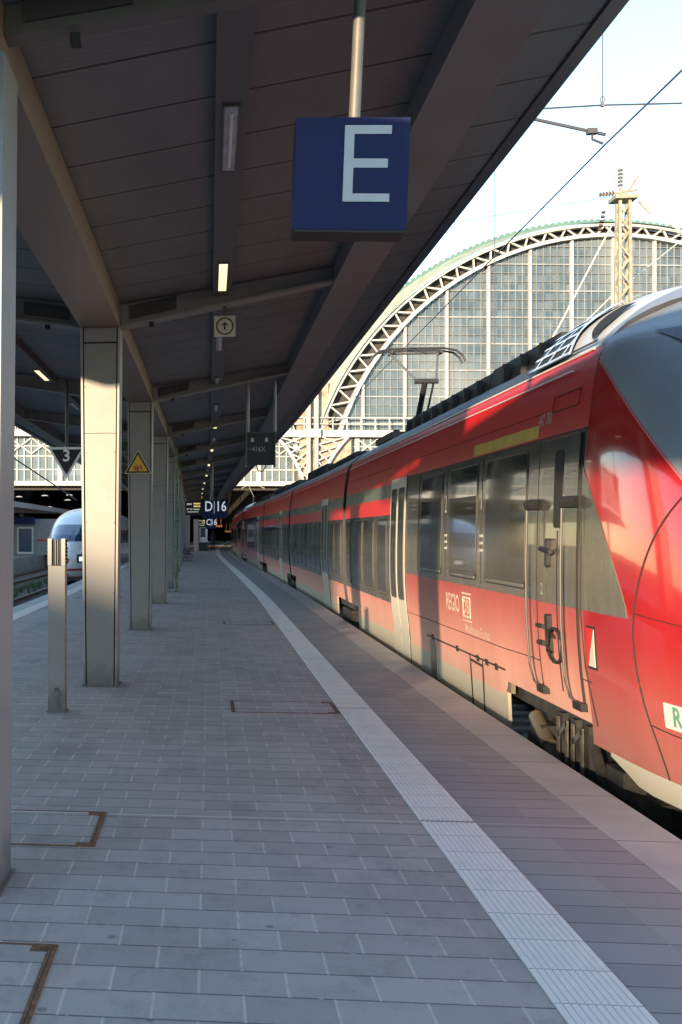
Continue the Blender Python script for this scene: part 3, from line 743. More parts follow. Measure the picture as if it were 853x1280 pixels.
d = MB(); T.patch(d, 8.33, 8.53, 1.68, 2.27, .05, .018, nz=8); d.build('door_window', M['gap'], cdoor)
d = MB(); T.patch(d, 8.42, 8.435, .45, 1.66, 0, .018, nz=8); T.patch(d, 7.985, 8.0, .42, 2.36, 0, .016, nz=8); T.patch(d, 8.92, 8.935, .42, 2.36, 0, .016, nz=8); d.build('door_gap', M['gap'], cdoor)
for y in (8.98, 8.12):
    h = MB(); st = [(.40,.02),(.46,.07),(.6,.085),(1.0,.085),(1.4,.085),(1.86,.085),(1.92,.07)]
    h.tube([T.pt(y, z, o) for z, o in st], .0095, 8); ho = h.build('handrail', M['chrome'], cdoor, smooth=True)
    b = MB(); b.tube([T.pt(y-.01, 1.865, .085), T.pt(y-.14, 1.865, .02)], .045, 8); b.build('rail_bracket', M['rubber'], ho); b = MB()
    T.patch(b, y-.16, y+.02, .37, .43, 0, .05, nz=2, depth=.06); b.build('rail_bracket', M['rubber'], ho)
h = MB(); T.patch(h, 8.56, 8.63, .72, 1.02, .02, .05, depth=.06); h.tube([T.pt(8.62,.92,.06),T.pt(8.78,.92,.06)], .018, 8); h.tube([T.pt(8.62,.79,.06),T.pt(8.76,.79,.06)], .022, 8)
h.tube([T.pt(8.58,.90,.05),T.pt(8.40,.86,.06)], .012, 8)
lo = [T.pt(8.38+.11*math.cos(t), .80+.13*math.sin(t), .06+.02*math.cos(t)) for t in [i*2*math.pi/14 for i in range(15)]]
h.tube(lo, .012, 8); h.build('door_lock', M['rubber'], cdoor, smooth=True); h = MB(); T.patch(h, 8.57, 8.62, 1.38, 1.60, .02, .05, depth=.05); h.tube([T.pt(8.72,1.52,.05),T.pt(8.44,1.50,.06)], .02, 8)
h.build('door_handle', M['rubber'], cdoor, smooth=True)
nb = MB(); T.patch(nb, 7.66, 7.84, .70, 1.0, .02, .006, nz=4); no = nb.build('step_niche', M['gap'], tr)
nb = MB(); T.patch(nb, lambda z: 7.68, lambda z: 7.68+.13*(1-(z-.72)/.26), .72, .98, 0, .010, nz=6); nb.build('niche_plate', M['doorcream'], no)
nb = MB(); T.patch(nb, lambda z: 7.70+.13*(1-(z-.72)/.26), lambda z: 7.83, .72, .985, 0, .0085, nz=6); nb.build('niche_wall', M['red_top'], no)
def side_text(mb, body, size, yc, zc, sx, off=.006, bold=0.0):
    add_text(mb, body, size, lambda u, v, w_: T.pt(yc-u, zc+v, off), sx=sx, bold=bold)
t = MB(); side_text(t, 'REGIO', .26, 12.02, .88, .86, .004, .004)
lg = lambda a, b, c_, d_: T.patch(t, a, b, c_, d_, 0, .004, nz=1)
for k in (0,):
    a, b, c_, d_ = 11.24, 11.56, .77, .985
    lg(a, b, c_, c_+.02); lg(a, b, d_-.02, d_); lg(a, a+.02, c_+.02, d_-.02); lg(b-.02, b, c_+.02, d_-.02)
    lg(a-.02, b+.02, .73, .745); lg(a-.02, b+.02, 1.01, 1.025)
side_text(t, 'DB', .2, 11.4, .877, .9, .004, .004)
side_text(t, 'Mittelhessen-Express', .135, 11.0, .66, .86, .004, .001); t.build('lettering', M['letters'], tr)
t = MB(); side_text(t, '442 780', .14, 8.9, 2.54, .75, .006); t.build('vehicle_number', M['grey_txt'], tr)
t = MB(); side_text(t, '2', .13, 8.78, 1.20, 1, .021); t.build('door_number', M['grey_txt'], cdoor)
for yc, cl in ((12.36, '2'), (10.78, '1')):
    t = MB(); side_text(t, cl, .28, yc, 1.95, .7, .006); t.build('class_number', M['grey_txt'], tr)
    t = MB()
    for k in range(3): T.patch(t, yc-.05, yc+.05, 1.60-.07*k, 1.625-.07*k, 0, .005, nz=1)
    t.build('class_marks', M['grey_txt'], tr)
t = MB(); T.patch(t, 5.9, 6.70, .49, .64, .01, .006, nz=2, ny=8); po = t.build('logo_plate', M['white'], tr)
t = MB(); side_text(t, 'RMV', .16, 6.44, .565, 1.0, .012, .004); t.build('logo', paint('logo_green', (.10,.28,.20), .5), po)
s = MB()
for y_ in (10.78, 12.35, 13.95, 17.47, 18.87, 20.27): T.line(s, [(y_,z_) for z_ in ((1.15,1.6,2.0,2.36) if y_ < 15 else (.66,1.0,1.4,1.86))], .004, .002)
T.line(s, [(9.0,2.60),(14.4,2.60)], .003, .001); T.line(s, [(16.2,2.60),(21.2,2.60)], .003, .001)
T.line(s, [(8.15,2.58),(8.15,2.70),(8.75,2.70),(8.75,2.58),(8.15,2.58)], .004, .002); s.build('panel_line', M['gap'], tr)
# skirt fittings
t = MB(); T.line(t, [(10.1,.40),(13.6,.38)], .009, .004)
for y in (10.4, 10.75, 11.1, 12.0, 13.3): T.patch(t, y-.04, y+.04, .36, .42, 0, .012, nz=1)
T.line(t, [(11.4,-.35),(11.44,.38)], .007, .003); T.line(t, [(10.95,-.35),(10.93,.38)], .007, .003); T.line(t, [(10.94,.33),(11.4,.34)], .012, .006)
t.build('skirt_latches', M['rubber'], tr)
t = MB(); T.patch(t, 13.2, 13.5, -.35, .36, .1, .006, nz=4); t.build('skirt_hatch', M['bandp'], tr)
# bogie under the cab
t = MB(); X0 = TX-1.25
t.box(X0+.1, TX+1.2, 7.2, 10.1, -.1, .22); t.box(X0-.02, X0+.14, 7.3, 9.9, -.42, -.12)
for y in (7.75, 9.55):
    t.tube([(X0+.12,y,-.31),(X0+.26,y,-.31)], .45, 24); t.tube([(X0-.06,y,-.31),(X0+.12,y,-.31)], .16, 14)
    t.box(X0-.05, X0+.1, y-.16, y+.16, -.16, .02)
for y in (8.15, 8.45, 8.75):
    t.box(X0-.1, X0-.04, y-.05, y+.05, -.55, .24); t.bar((X0-.08,y,.2),(X0-.05,y-.28,-.2), .05, .06)
t.build('bogie', M['bogie'], tr, smooth=True)
t = MB(); t.tube([(X0-.02,9.65,.06),(X0-.02,9.28,-.12)], .062, 14); t.tube([(X0-.02,9.26,-.13),(X0-.02,9.0,-.255)], .05, 14); t.build('damper', M['brass'], tr, smooth=True)
for y in (8.26, 8.6):
    t = MB()
    for dy in (-.1, .1):
        t.bar((X0-.13,y+dy,.22),(X0-.13,y+dy,-.3), .012, .05, (0,1,0))
    t.bar((X0-.13,y-.1,.2),(X0-.13,y+.1,.08), .012, .04); t.bar((X0-.13,y-.1,-.28),(X0-.13,y+.1,-.28), .012, .04); t.build('bogie_bracket', M['bracket'], tr)
t = MB(); t.box(X0-.14, X0-.1, 9.98, 10.12, .2, .40); t.build('skirt_clip', M['brass'], tr)
t = MB(); t.box(TX-1.0, TX+1.0, 5.0, 7.0, -.45, -.02); t.bar((TX-1.2,6.6,-.1),(TX-1.05,5.2,-.3), .1, .3); t.build('snow_plough', M['bogie'], tr)
# hood grille: black field with pale lattice, and the black triangle ahead of it
def hood(y, z, off): return T.pt(y, z, off)
def hpt(y, z, off):
    h_ = crom(HN, z) if y >= lerp(YSN, z) else T.hx(y, z)
    off += .016; return (TX-h_-off*.8, y, z+off*.6)
def hpatch(mb, ya, yb, za, zb, off, nz=6):
    fa = ya if callable(ya) else (lambda z: ya); fb = yb if callable(yb) else (lambda z: yb)
    zs = [za+(zb-za)*i/nz for i in range(nz+1)]
    mb.grid([[hpt(fa(z)+(fb(z)-fa(z))*k/5, z, off) for k in range(6)] for z in zs])
t = MB(); hpatch(t, lambda z: 8.62+1.0*(z-3.0), 9.72, 3.0, 3.50, .004); gr = t.build('roof_grille', M['roofblack'], tr)
t = MB()
for i in range(6):
    za = 3.01+.094*i; hpatch(t, lambda z: 8.62+1.0*(z-3.0), 9.73, za, za+.022, .012, 2)
for i in range(4):
    yv = 9.70-.34*i
    if i < 3: hpatch(t, lambda z, yv=yv: max(8.60+1.0*(z-3.0), yv-.045+.28*(3.5-z)-.28), lambda z, yv=yv: yv+.28*(3.5-z)-.28, 3.01, 3.5, .014, 8)
hpatch(t, lambda z: 8.60+1.0*(z-3.0), lambda z: 8.66+1.0*(z-3.0), 3.0, 3.5, .014, 8)
t.build('grille_bars', M['hood'], gr)
t = MB(); hpatch(t, lambda z: 8.16+.75*(z-3.05), lambda z: 8.20+(z-3.03)*1.05+.12*math.sin(math.pi*(z-3.05)/.30), 3.05, 3.35, .010, 8); t.build('hood_opening', M['gap'], tr)
t = MB(); hpatch(t, 8.02, 9.74, 2.995, 3.018, .012, 2); t.build('hood_rail', M['roofblack'], tr)
t = MB()
t.box(TX+.0, TX+1.1, 8.9, 10.2, 3.45, 3.60); t.prism([(TX-.02,8.7,3.58),(TX-.02,9.3,3.78),(TX-.02,10.2,3.78),(TX-.02,10.2,3.58)], (1.14,0,0)); t.build('roof_antenna_box', M['roofblack'], tr)
# pantograph
PY = 20.9
t = MB(); t.box(TX-.7, TX+.7, PY-.4, PY+1.6, 3.40, 3.52)
for sx in (-.6, .6):
    for sy in (-.3, 1.5): t.tube([(TX+sx,PY+sy,3.35),(TX+sx,PY+sy,3.56)], .06, 8)
pa = t.build('pantograph', M['roofblack'], tr)
t = MB(); t.tube([(TX,PY+1.2,3.55),(TX-.02,PY+.0,4.50)], .055, 10); t.tube([(TX+.16,PY+1.2,3.6),(TX+.14,PY+.05,4.46)], .02, 8); t.tube([(TX-.22,PY,4.5),(TX+.22,PY,4.5)], .05, 10); t.build('lower_arm', M['roofblack'], pa)
t = MB(); t.tube([(TX-.18,PY,4.52),(TX-.52,PY+1.0,5.2)], .024, 8); t.tube([(TX+.18,PY,4.52),(TX+.42,PY+1.0,5.2)], .024, 8); t.build('upper_arm', M['pole'], pa)
t = MB()
for yy in (.86, 1.14):
    pts = [(TX-.92,PY+yy,5.0),(TX-.86,PY+yy,5.12),(TX-.74,PY+yy,5.22),(TX-.5,PY+yy,5.265),(TX+.5,PY+yy,5.265),(TX+.74,PY+yy,5.22),(TX+.86,PY+yy,5.12),(TX+.92,PY+yy,5.0)]
    t.tube(pts, .022, 8)
t.bar((TX-.55,PY+1,5.19),(TX+.5,PY+1,5.19), .05, .04)
for sx in (-.5,.45): t.bar((TX+sx,PY+.82,5.2),(TX+sx,PY+1.18,5.2), .05, .06)
t.build('collector_head', M['roofblack'], pa)
# small second pantograph on the far unit
t = MB(); y2 = 84; c2 = cv(y2)
t.tube([(TX+c2,y2+1.2,3.5),(TX+c2,y2,4.4)], .06, 8); t.tube([(TX+c2,y2,4.4),(TX-.3+c2,y2+1,5.2)], .03, 8); t.tube([(TX-.9+c2,y2+1,5.05),(TX-.5+c2,y2+1,5.25),(TX+.5+c2,y2+1,5.25),(TX+.9+c2,y2+1,5.05)], .035, 8)
t.build('pantograph', M['lattice_y'], tr2)

# ------------------------------------------------------------------ signs and fittings on the platform
# blue E sign
et = thing('letter_sign', 'square blue hanging sign with white letter E', 'sign', (.655, 4.95, 4.08))
def part(mb, name, mat, parent, smooth=False): return mb.build(name, mat, parent, smooth=smooth)
S = .50; ex0, ez1 = .66-S/2, 3.50; ez0 = ez1-S
m = MB(); m.box(ex0, ex0+S, 4.90, 5.06, ez0, ez1); sb = part(m, 'sign_box', M['blue'], et)
m = MB(); m.box(ex0+.004, ex0+S-.004, 4.902, 5.058, ez0-.012, ez0-.001); m.build('bottom_edge', M['black'], sb)
m = MB(); yy0, yy1 = 4.894, 4.8995; gx = lambda f: ex0+f*S; gz = lambda f: ez1-f*S
m.box(gx(.43), gx(.515), yy0, yy1, gz(.755), gz(.075))
m.box(gx(.516), gx(.84), yy0, yy1, gz(.152), gz(.075)); m.box(gx(.516), gx(.815), yy0, yy1, gz(.452), gz(.372)); m.box(gx(.516), gx(.838), yy0, yy1, gz(.755), gz(.683)); m.build('letter', M['white'], sb)
m = MB(); m.tube([(.675,4.99,ez1+.001),(.682,4.99,4.16)], .026, 14); part(m, 'pole', M['pole'], et, True)
m = MB(); m.box(.62,.74,4.93,5.05,4.11,4.145); part(m, 'clamp', M['steel'], et)
et.rotation_euler = (0, R(2.1), 0)
# round arrow plate
y = COLY[1]+.15
at_ = thing('arrow_plate', 'small beige square plate with circled black arrow under the canopy beam', 'sign', (.165, y, 4.0))
m = MB(); m.box(.05,.275,y-.01,y+.01,3.735,3.955); pp = m.build('plate', M['beige'], at_)
m = MB(); cxx, czz = .1625, 3.845
ring = lambda r: [(cxx+r*math.cos(2*math.pi*i/32), czz+r*math.sin(2*math.pi*i/32)) for i in range(33)]
a, b = ring(.094), ring(.078); m.grid([[(x,y-.0125,z) for x,z in a],[(x,y-.0125,z) for x,z in b]])
m.box(cxx-.009,cxx+.009,y-.014,y-.011,czz-.04,czz+.03)
m.quad((cxx,y-.0125,czz+.045),(cxx-.036,y-.0125,czz+.012),(cxx-.03,y-.0125,czz+.0),(cxx,y-.0125,czz+.026)); m.quad((cxx,y-.0125,czz+.045),(cxx+.036,y-.0125,czz+.012),(cxx+.03,y-.0125,czz+.0),(cxx,y-.0125,czz+.026))
m.build('arrow', M['black'], pp)
m = MB(); m.box(cxx-.02,cxx+.02,y-.009,y+.009,3.956,4.06); m.build('stem', M['dark'], at_)
# signal box 416X
y = 18.62
bx = thing('signal_box', 'black hanging signal box showing 416X', 'signal', (.88, y, 4.1))
m = MB(); m.box(.65,1.10,y,y+.16,2.80,3.34); bb = m.build('housing', M['black'], bx)
m = MB(); m.box(.628,.648,y-.02,y+.17,2.76,3.36); m.box(1.102,1.122,y-.02,y+.17,2.76,3.36); m.box(.648,1.10,y-.02,y+.17,3.342,3.36); m.build('hood_frame', M['dark'], bb)
m = MB()
for xx in (.73, .97):
    m.prism([(xx-.025,y-.008,3.19),(xx+.025,y-.008,3.19),(xx+.025,y-.008,3.235),(xx+.015,y-.008,3.26),(xx-.015,y-.008,3.26),(xx-.025,y-.008,3.235)], (0,.006,0))
add_text(m, '416X', .125, lambda u, v, w_: (.835+u, y-.006, 3.06+v), sx=.85); add_text(m, '·', .16, lambda u, v, w_: (.68+u, y-.006, 3.06+v)); m.build('display', M['grey_txt'], bb)
m = MB(); m.tube([(.655,y+.08,3.36),(.655,y+.08,4.2)], .028, 10); m.build('hanger', M['beam'], bx); m = MB(); m.tube([(1.115,y+.08,3.36),(1.115,y+.08,4.27)], .028, 10); m.build('hanger', M['beam'], bx)
m = MB(); m.tube([(.80,y+.08,2.80),(.83,y+.08,2.70),(.90,y+.08,2.69),(.95,y+.08,2.75),(.96,y+.08,2.80)], .012, 8); m.build('cable', M['black'], bx)
# platform signs D 16 and C 16
def plat_sign(y, x0, x1, z0, z1, letter, num, label, board=True):
    c = 0
    t = thing('platform_sign', label, 'sign', ((x0+x1)/2, y, 4.2), 'blue platform signs hanging from the canopy')
    xs = x0+(x1-x0)*.40 if board else x0
    m = MB(); m.box(xs, x1, y, y+.2, z0, z1); b_ = m.build('sign_box', M['blue'], t)
    h = z1-z0
    m = MB(); u = (x1-xs)
    add_text(m, letter, h*.95, lambda a, b, w_: (xs+u*.27+a, y-.008, z0+h*.56+b), sx=.78, bold=.004); add_text(m, num, h*.95, lambda a, b, w_: (xs+u*.76+a, y-.008, z0+h*.56+b), sx=.78, bold=.004)
    m.box(xs+u*.485, xs+u*.50, y-.01, y-.002, z0+h*.1, z0+h*.95); m.build('lettering', M['backlit'], b_)
    if board:
        m = MB(); m.box(x0, xs-.004, y+.01, y+.19, z0, z1-.04); d_ = m.build('departure_display', M['black'], t)
        w2 = xs-x0
        m = MB()
        for zz in (.78, .60): m.box(x0+w2*.5, x0+w2*.9, y+.002, y+.008, z0+h*zz-.03, z0+h*zz+.025)
        m.build('yellow_lines', M['led'], d_)
        m = MB()
        for q in range(5): m.box(x0+w2*(.1+.06*q), x0+w2*(.14+.06*q), y+.002, y+.008, z0+h*(.68+.04*(q%2)), z0+h*.80)
        for q in range(5): m.box(x0+w2*(.1+.07*q), x0+w2*(.15+.07*q), y+.002, y+.008, z0+h*(.34+.05*(q%3)), z0+h*.45)
        m.box(x0+w2*.5, x0+w2*.85, y+.002, y+.008, z0+h*.36, z0+h*.42); m.box(x0+w2*.12, x0+w2*.8, y+.002, y+.008, z0+h*.2, z0+h*.24); m.build('white_lines', M['ledw'], d_)
        m = MB(); m.box(xs, x1, y+.01, y+.19, z0-.1, z0-.004); m.build('lower_panel', M['blue'], t)
    m = MB(); xm = x0+(x1-x0)*.64; m.tube([(xm,y+.1,z1),(xm,y+.1,4.3)], .05, 10); m.build('pole', M['pole'], t)
plat_sign(38.6, -.86, .62, 2.25, 2.78, 'D', '16', 'blue sign reading D 16 with departure display, hanging over the platform')
plat_sign(72.5, -.72, .45, 1.95, 2.55, 'C', '16', 'smaller far blue sign reading C 16 below and behind the D 16 sign', True)
# yellow warning triangle on the column
y = COLY[2]-.02; xt, zt = CX-.03, 2.76; hs = .225
wt_ = thing('warning_sign', 'yellow warning triangle with red train pictogram on a column', 'sign', (xt, y, zt))
def tri(mb, s_, yv, th, dz=0):
    mb.prism([(xt-s_, yv, zt+dz-s_*.577),(xt+s_, yv, zt+dz-s_*.577),(xt, yv, zt+dz+s_*1.155)], (0,th,0))
m = MB(); tri(m, hs, y, .012); m.build('border', M['cream_edge'], wt_)
m = MB(); tri(m, hs*.93, y-.003, .004); m.build('frame', M['black'], wt_)
m = MB(); tri(m, hs*.72, y-.006, .004); m.build('face', M['yellow'], wt_)
m = MB(); m.box(xt-.07, xt+.02, y-.009, y-.006, zt-.075, zt-.01); m.box(xt-.066, xt+.016, y-.009, y-.006, zt-.004, zt+.01); m.box(xt-.05, xt+.03, y-.009, y-.006, zt-.09, zt-.082)
m.prism([(xt+.028,y-.009,zt-.05),(xt+.07,y-.009,zt-.075),(xt+.085,y-.009,zt-.06),(xt+.045,y-.009,zt-.02)], (0,.003,0)); m.build('pictogram', M['pict_red'], wt_)
m = MB(); m.prism([(xt+.025,y-.009,zt+.0),(xt+.06,y-.009,zt-.03),(xt+.07,y-.009,zt-.02),(xt+.04,y-.009,zt+.012)], (0,.003,0)); m.bar((xt+.045,y-.0075,zt),(xt+.085,y-.0075,zt+.02), .003, .008, (0,1,0)); m.build('figure', M['black'], wt_)
# triangular speed board 3
y = 17.6; xt, zt = -2.34, 2.86; 
sp = thing('speed_board', 'inverted black triangle board with white border and number 3', 'sign', (xt, y, 4.0))
def itri(mb, s_, yv, th): mb.prism([(xt-s_, yv, zt+s_*.6),(xt, yv, zt-s_*1.1),(xt+s_, yv, zt+s_*.6)], (0,th,0))
m = MB(); itri(m, .31, y, .012); m.build('border', M['refl'], sp)
m = MB(); itri(m, .245, y-.004, .006); m.build('face', M['black'], sp)
m = MB(); add_text(m, '3', .27, lambda u, v, w_: (xt+u, y-.007, zt+.035+v), bold=.006); m.build('number', M['refl'], sp)
m = MB(); m.tube([(xt,y+.03,zt-.1),(xt,y+.03,4.15)], .025, 8); m.build('pole', M['dark'], sp)
# leaflet post
px, py = -1.39, 9.78
lp = thing('leaflet_post', 'square grey post with black and white rack on top, beside sunlit column', 'post', (px, py, 0))
m = MB(); m.box(px-.08,px+.075,py,py+.15,.012,1.34); m.build('shaft', M['steel'], lp)
m = MB(); m.box(px-.095,px+.09,py-.01,py+.16,-.01,.012); m.build('base_plate', M['steel'], lp)
m = MB(); m.box(px-.045,px+.04,py+.02,py+.13,1.341,1.575); m.build('rack_core', M['black'], lp)
for sx in (-1, 1):
    m = MB(); xx = px-.0025+sx*.062; m.box(xx-.018,xx+.018,py-.005,py+.155,1.342,1.59); sh = m.build('rack_cheek', M['steel_edge'], lp)
    k = MB()
    for q in range(7): k.tube([(xx+sx*.018,py+.06,1.37+.033*q),(xx+sx*.032,py+.06,1.37+.033*q)], .012, 8)
    k.build('screws', M['black'], sh)
m = MB(); m.tube([(px-.012,py+.01,1.35),(px-.012,py+.01,1.58)], .006, 6); m.tube([(px+.008,py+.01,1.35),(px+.008,py+.01,1.58)], .006, 6); m.build('rack_rods', M['pole'], lp)
m = MB(); m.box(px-.02,px+.03,py-.035,py-.001,.15,.20); m.tube([(px-.01,py-.02,.2),(px-.01,py-.02,.225),(px+.02,py-.02,.225),(px+.02,py-.02,.2)], .006, 6); m.tube([(px+.01,py-.02,.15),(px+.02,py-.03,.1),(px+.025,py-.02,.03)], .008, 6); m.build('padlock', M['pole'], lp)
# green lattice mast by the column row
gx, gy = -1.06, 29.6
gm = thing('lattice_mast', 'weathered green lattice mast standing in the column row', 'mast', (gx, gy, 0))
m = MB()
for sx in (-.15,.15):
    for sy in (0,.3): m.bar((gx+sx,gy+sy,.02),(gx+sx,gy+sy,4.0), .05, .05)
m.build('legs', M['lattice_g'], gm)
m = MB(); z = .1; s_ = 1
while z < 3.6:
    m.bar((gx-.15*s_,gy-.03,z),(gx+.15*s_,gy-.03,z+.36), .012, .05, (0,1,0)); m.bar((gx-.15*s_,gy+.33,z),(gx+.15*s_,gy+.33,z+.36), .012, .05, (0,1,0))
    m.bar((gx+.18,gy+.15-.15*s_,z),(gx+.18,gy+.15+.15*s_,z+.36), .012, .05, (1,0,0)); z += .36; s_ = -s_
m.build('bracing', M['lattice_g'], gm)
m = MB(); m.box(gx-.22,gx+.22,gy-.06,gy+.36,-.01,.02); m.build('base_plate', M['lattice_g'], gm)
# wire benches, ticket machine, bin, person far along the platform
def bench(x, y, label):
    t = thing('metal_bench', label, 'bench', (x, y, 0), 'metal mesh benches far along the platform')
    m = MB(); m.box(x-.2,x+.28,y-.8,y+.8,.42,.45); m.build('seat', M['dark'], t)
    m = MB(); m.hexa([(x-.2,y-.8,.46),(x-.17,y-.8,.46),(x-.17,y+.8,.46),(x-.2,y+.8,.46)],[(x-.32,y-.8,.86),(x-.29,y-.8,.86),(x-.29,y+.8,.86),(x-.32,y+.8,.86)]); m.build('backrest', M['dark'], t)
    for dy in (-.6,.6):
        m = MB(); m.bar((x,y+dy,.0),(x,y+dy,.42), .06, .06); m.bar((x-.25,y+dy,.03),(x+.3,y+dy,.03), .08, .06); m.build('leg', M['pole'], t)
bench(-.75+cv(62), 61.5, 'metal mesh bench farther along the column row, nearest of three'); bench(-.75+cv(70), 69.0, 'metal mesh bench farther along the column row, middle one of three'); bench(-.75+cv(76), 76.0, 'metal mesh bench farther along the column row, farthest of three')
x, y = -.55, 95
tm = thing('ticket_machine', 'white ticket machine with dark screen at the far end of the platform', 'machine', (x, y, 0))
m = MB(); m.box(x-.33,x+.37,y,y+.6,.75,2.4); m.build('cabinet', M['icewhite'], tm); m = MB(); m.box(x-.22,x+.2,y-.02,y-.002,1.2,2.0); m.build('screen', M['panes'], tm); m = MB(); m.box(x-.36,x+.42,y-.03,y+.6,0,.745); m.build('plinth', M['dark'], tm)
m = MB(); m.box(-1.38,-.95,94.5,95.1,0,2.75); tag(m.build('advertising_pillar', M['pinkwall']), 'pale pink pillar beside the white ticket machine', 'pillar')
def skinned(name, P, E, root_key, loc, mat, label, cat):
    me = bpy.data.meshes.new(name); bm = bmesh.new(); sk = bm.verts.layers.skin.new(); V = {}
    for k, (co, r) in P.items():
        v = bm.verts.new(co); v[sk].radius = (r, r); V[k] = v
    V[root_key][sk].use_root = True
    for e in E.split(','):
        a, b = e.split(); bm.edges.new((V[a], V[b]))
    bm.to_mesh(me); bm.free(); me.materials.append(mat)
    o = bpy.data.objects.new(name, me); C.objects.link(o); o.location = loc
    o.modifiers.new('skin', 'SKIN').use_smooth_shade = True
    sb_ = o.modifiers.new('sub', 'SUBSURF'); sb_.levels = 1; sb_.render_levels = 1
    return tag(o, label, cat)
PP = {'pel':((0,0,.95),.13),'che':((0,0,1.3),.15),'nek':((0,0,1.5),.06),'hed':((0,-.02,1.63),.095),'top':((0,-.01,1.7),.07),
      'hl':((-.09,0,.86),.09),'kl':((-.1,-.03,.5),.065),'al':((-.1,.02,.09),.05),'fl':((-.1,-.12,.04),.04),'hr':((.09,0,.86),.09),'kr':((.11,.02,.5),.065),'ar':((.12,.08,.09),.05),'fr':((.12,-.06,.04),.04),
      'sl':((-.19,0,1.4),.06),'el':((-.25,.03,1.13),.045),'wl':((-.24,-.06,.9),.035),'sr':((.19,0,1.4),.06),'er':((.25,.03,1.13),.045),'wr':((.26,-.04,.88),.035)}
skinned('person', PP, 'pel che,che nek,nek hed,hed top,pel hl,hl kl,kl al,al fl,pel hr,hr kr,kr ar,ar fr,che sl,sl el,el wl,che sr,sr er,er wr', 'pel', (.3, 99, 0), M['cloth'], 'person in dark clothes standing beside the white ticket machine', 'person')

# ------------------------------------------------------------------ white express train on the left track
IX = -6.55; IB = 48.6
IH = [(-.6,1.1),(-.3,1.25),(.1,1.36),(.6,1.44),(1.2,1.46),(1.8,1.38),(2.2,1.24),(2.5,1.02),(2.7,.72),(2.82,.35),(2.86,0)]
IYF = [(-.6,.7),(-.3,.25),(.1,.02),(.5,.0),(1.0,.35),(1.5,1.3),(1.9,2.3),(2.4,3.6),(2.7,4.9),(2.86,6.4)]
def irow(z, K=16):
    hwz = max(.001, crom(IH, z)); ys, yf = 7.0, lerp(IYF, z); p = 2.3; half = [(-hwz, 26.0), (-hwz, 14.0)]
    for i in range(K+1):
        t = math.pi/2*i/K; half.append((-hwz*math.cos(t)**(2/p) if i < K else 0, ys-(ys-yf)*math.sin(t)**(2/p)))
    return [(IX+x, IB+y, z) for x, y in half+[(-x, y) for x, y in reversed(half[:-1])]]
def isurf(x, z, off=.02):
    hwz = crom(IH, z); ys, yf = 7.0, lerp(IYF, z); p = 2.3
    return (IX+x, IB+ys-(ys-yf)*max(0, 1-(abs(x)/hwz)**p)**(1/p)-off, z+off*.3)
it = thing('express_train', 'white high speed train with rounded nose and red stripe on the left track', 'train', (IX, IB, -.76))
m = MB(); zs = [-.6,-.45,-.3,-.1,.1,.3,.5,.75,1.0,1.25,1.5,1.7,1.9,2.1,2.3,2.45,2.6,2.7,2.78,2.83,2.86]; m.grid([irow(z) for z in zs]); m.build('body', M['icewhite'], it, smooth=True)
def ipatch(name, mat, rows, parent=it):
    m = MB(); m.grid([[isurf(x, z) for x in xs] for z, xs in rows]); return m.build(name, mat, parent, smooth=True)
ipatch('windscreen', M['iceglass'], [(1.22+.78*i/12, [(-1+2*k/14)*(.42+.62*math.sin(math.pi*(i/12*.86+.07))**.6) for k in range(15)]) for i in range(13)])
for s_ in (-1, 1):
    ho = ipatch('headlight', M['panes'], [(.22+.42*i/6, [s_*(.52+.42*k/6+.18*i/6*(k/6)) for k in range(7)]) for i in range(7)])
    m = MB(); m.grid([[isurf(s_*(.62+.22*k/4), .30+.2*i/4, .035) for k in range(5)] for i in range(5)]); m.build('bulb', M['lampwhite'], ho)
m = MB(); m.grid([[isurf(-.09+.18*k/4, .98+.16*i/3, .04) for k in range(5)] for i in range(4)]); m.build('top_light', M['lampwhite'], it)
ipatch('red_stripe', M['icered'], [(-.13+.1*i/2, [-1.2+2.4*k/20 for k in range(21)]) for i in range(3)])
ipatch('logo', M['icered'], [(.28+.16*i/2, [-.2+.4*k/6 for k in range(7)]) for i in range(3)])
m = MB(); add_text(m, 'DB', .14, lambda u, v, w_: isurf(u, .36+v, .035)); m.build('logo_letters', M['white'], it)
ipatch('lower_apron', M['icegrey'], [(-.6+.2*i/3, [-1.0+2.0*k/16 for k in range(17)]) for i in range(4)])
m = MB(); m.box(IX-.12,IX+.12,IB-.14,IB+.2,-.42,-.26); m.build('coupler', M['black'], it)
for i in range(7):
    m = MB(); m.box(IX+1.44,IX+1.475,IB+11+i*2,IB+12.4+i*2,1.0,1.75); m.build('window', M['panes'], it)

# ------------------------------------------------------------------ station hall
FY = 98.0
AX = 36.5; NH = 40
def arch(a, b, z0, t): return (AX-a*math.cos(t), z0+b*math.sin(t))
hall = thing('station_hall', 'great arched glass hall front with white steel truss and green copper crest', 'station hall', (8.9, FY, 0))
inr = lambda t: arch(26.2, 25.6, 2.8, t); out = lambda t: arch(28.0, 26.5, 2.8, t)
T0, T1 = R(17), R(163)
ts = [T0+(T1-T0)*i/NH for i in range(NH+1)]
for nm_, fn, wd in (('inner_chord', inr, .55), ('outer_chord', out, .5)):
    m = MB()
    for a, b in zip(ts, ts[1:]):
        p, q = fn(a), fn(b); m.bar((p[0],FY-.2,p[1]),(q[0],FY-.2,q[1]), wd, .5, (0,1,0)) if 0 else m.bar((p[0],FY-.2,p[1]),(q[0],FY-.2,q[1]), .32 if nm_ == 'inner_chord' else .24, .7, (0,1,0))
    m.build(nm_, M['hallgrey' if nm_ == 'inner_chord' else 'hall'], hall)
m = MB()
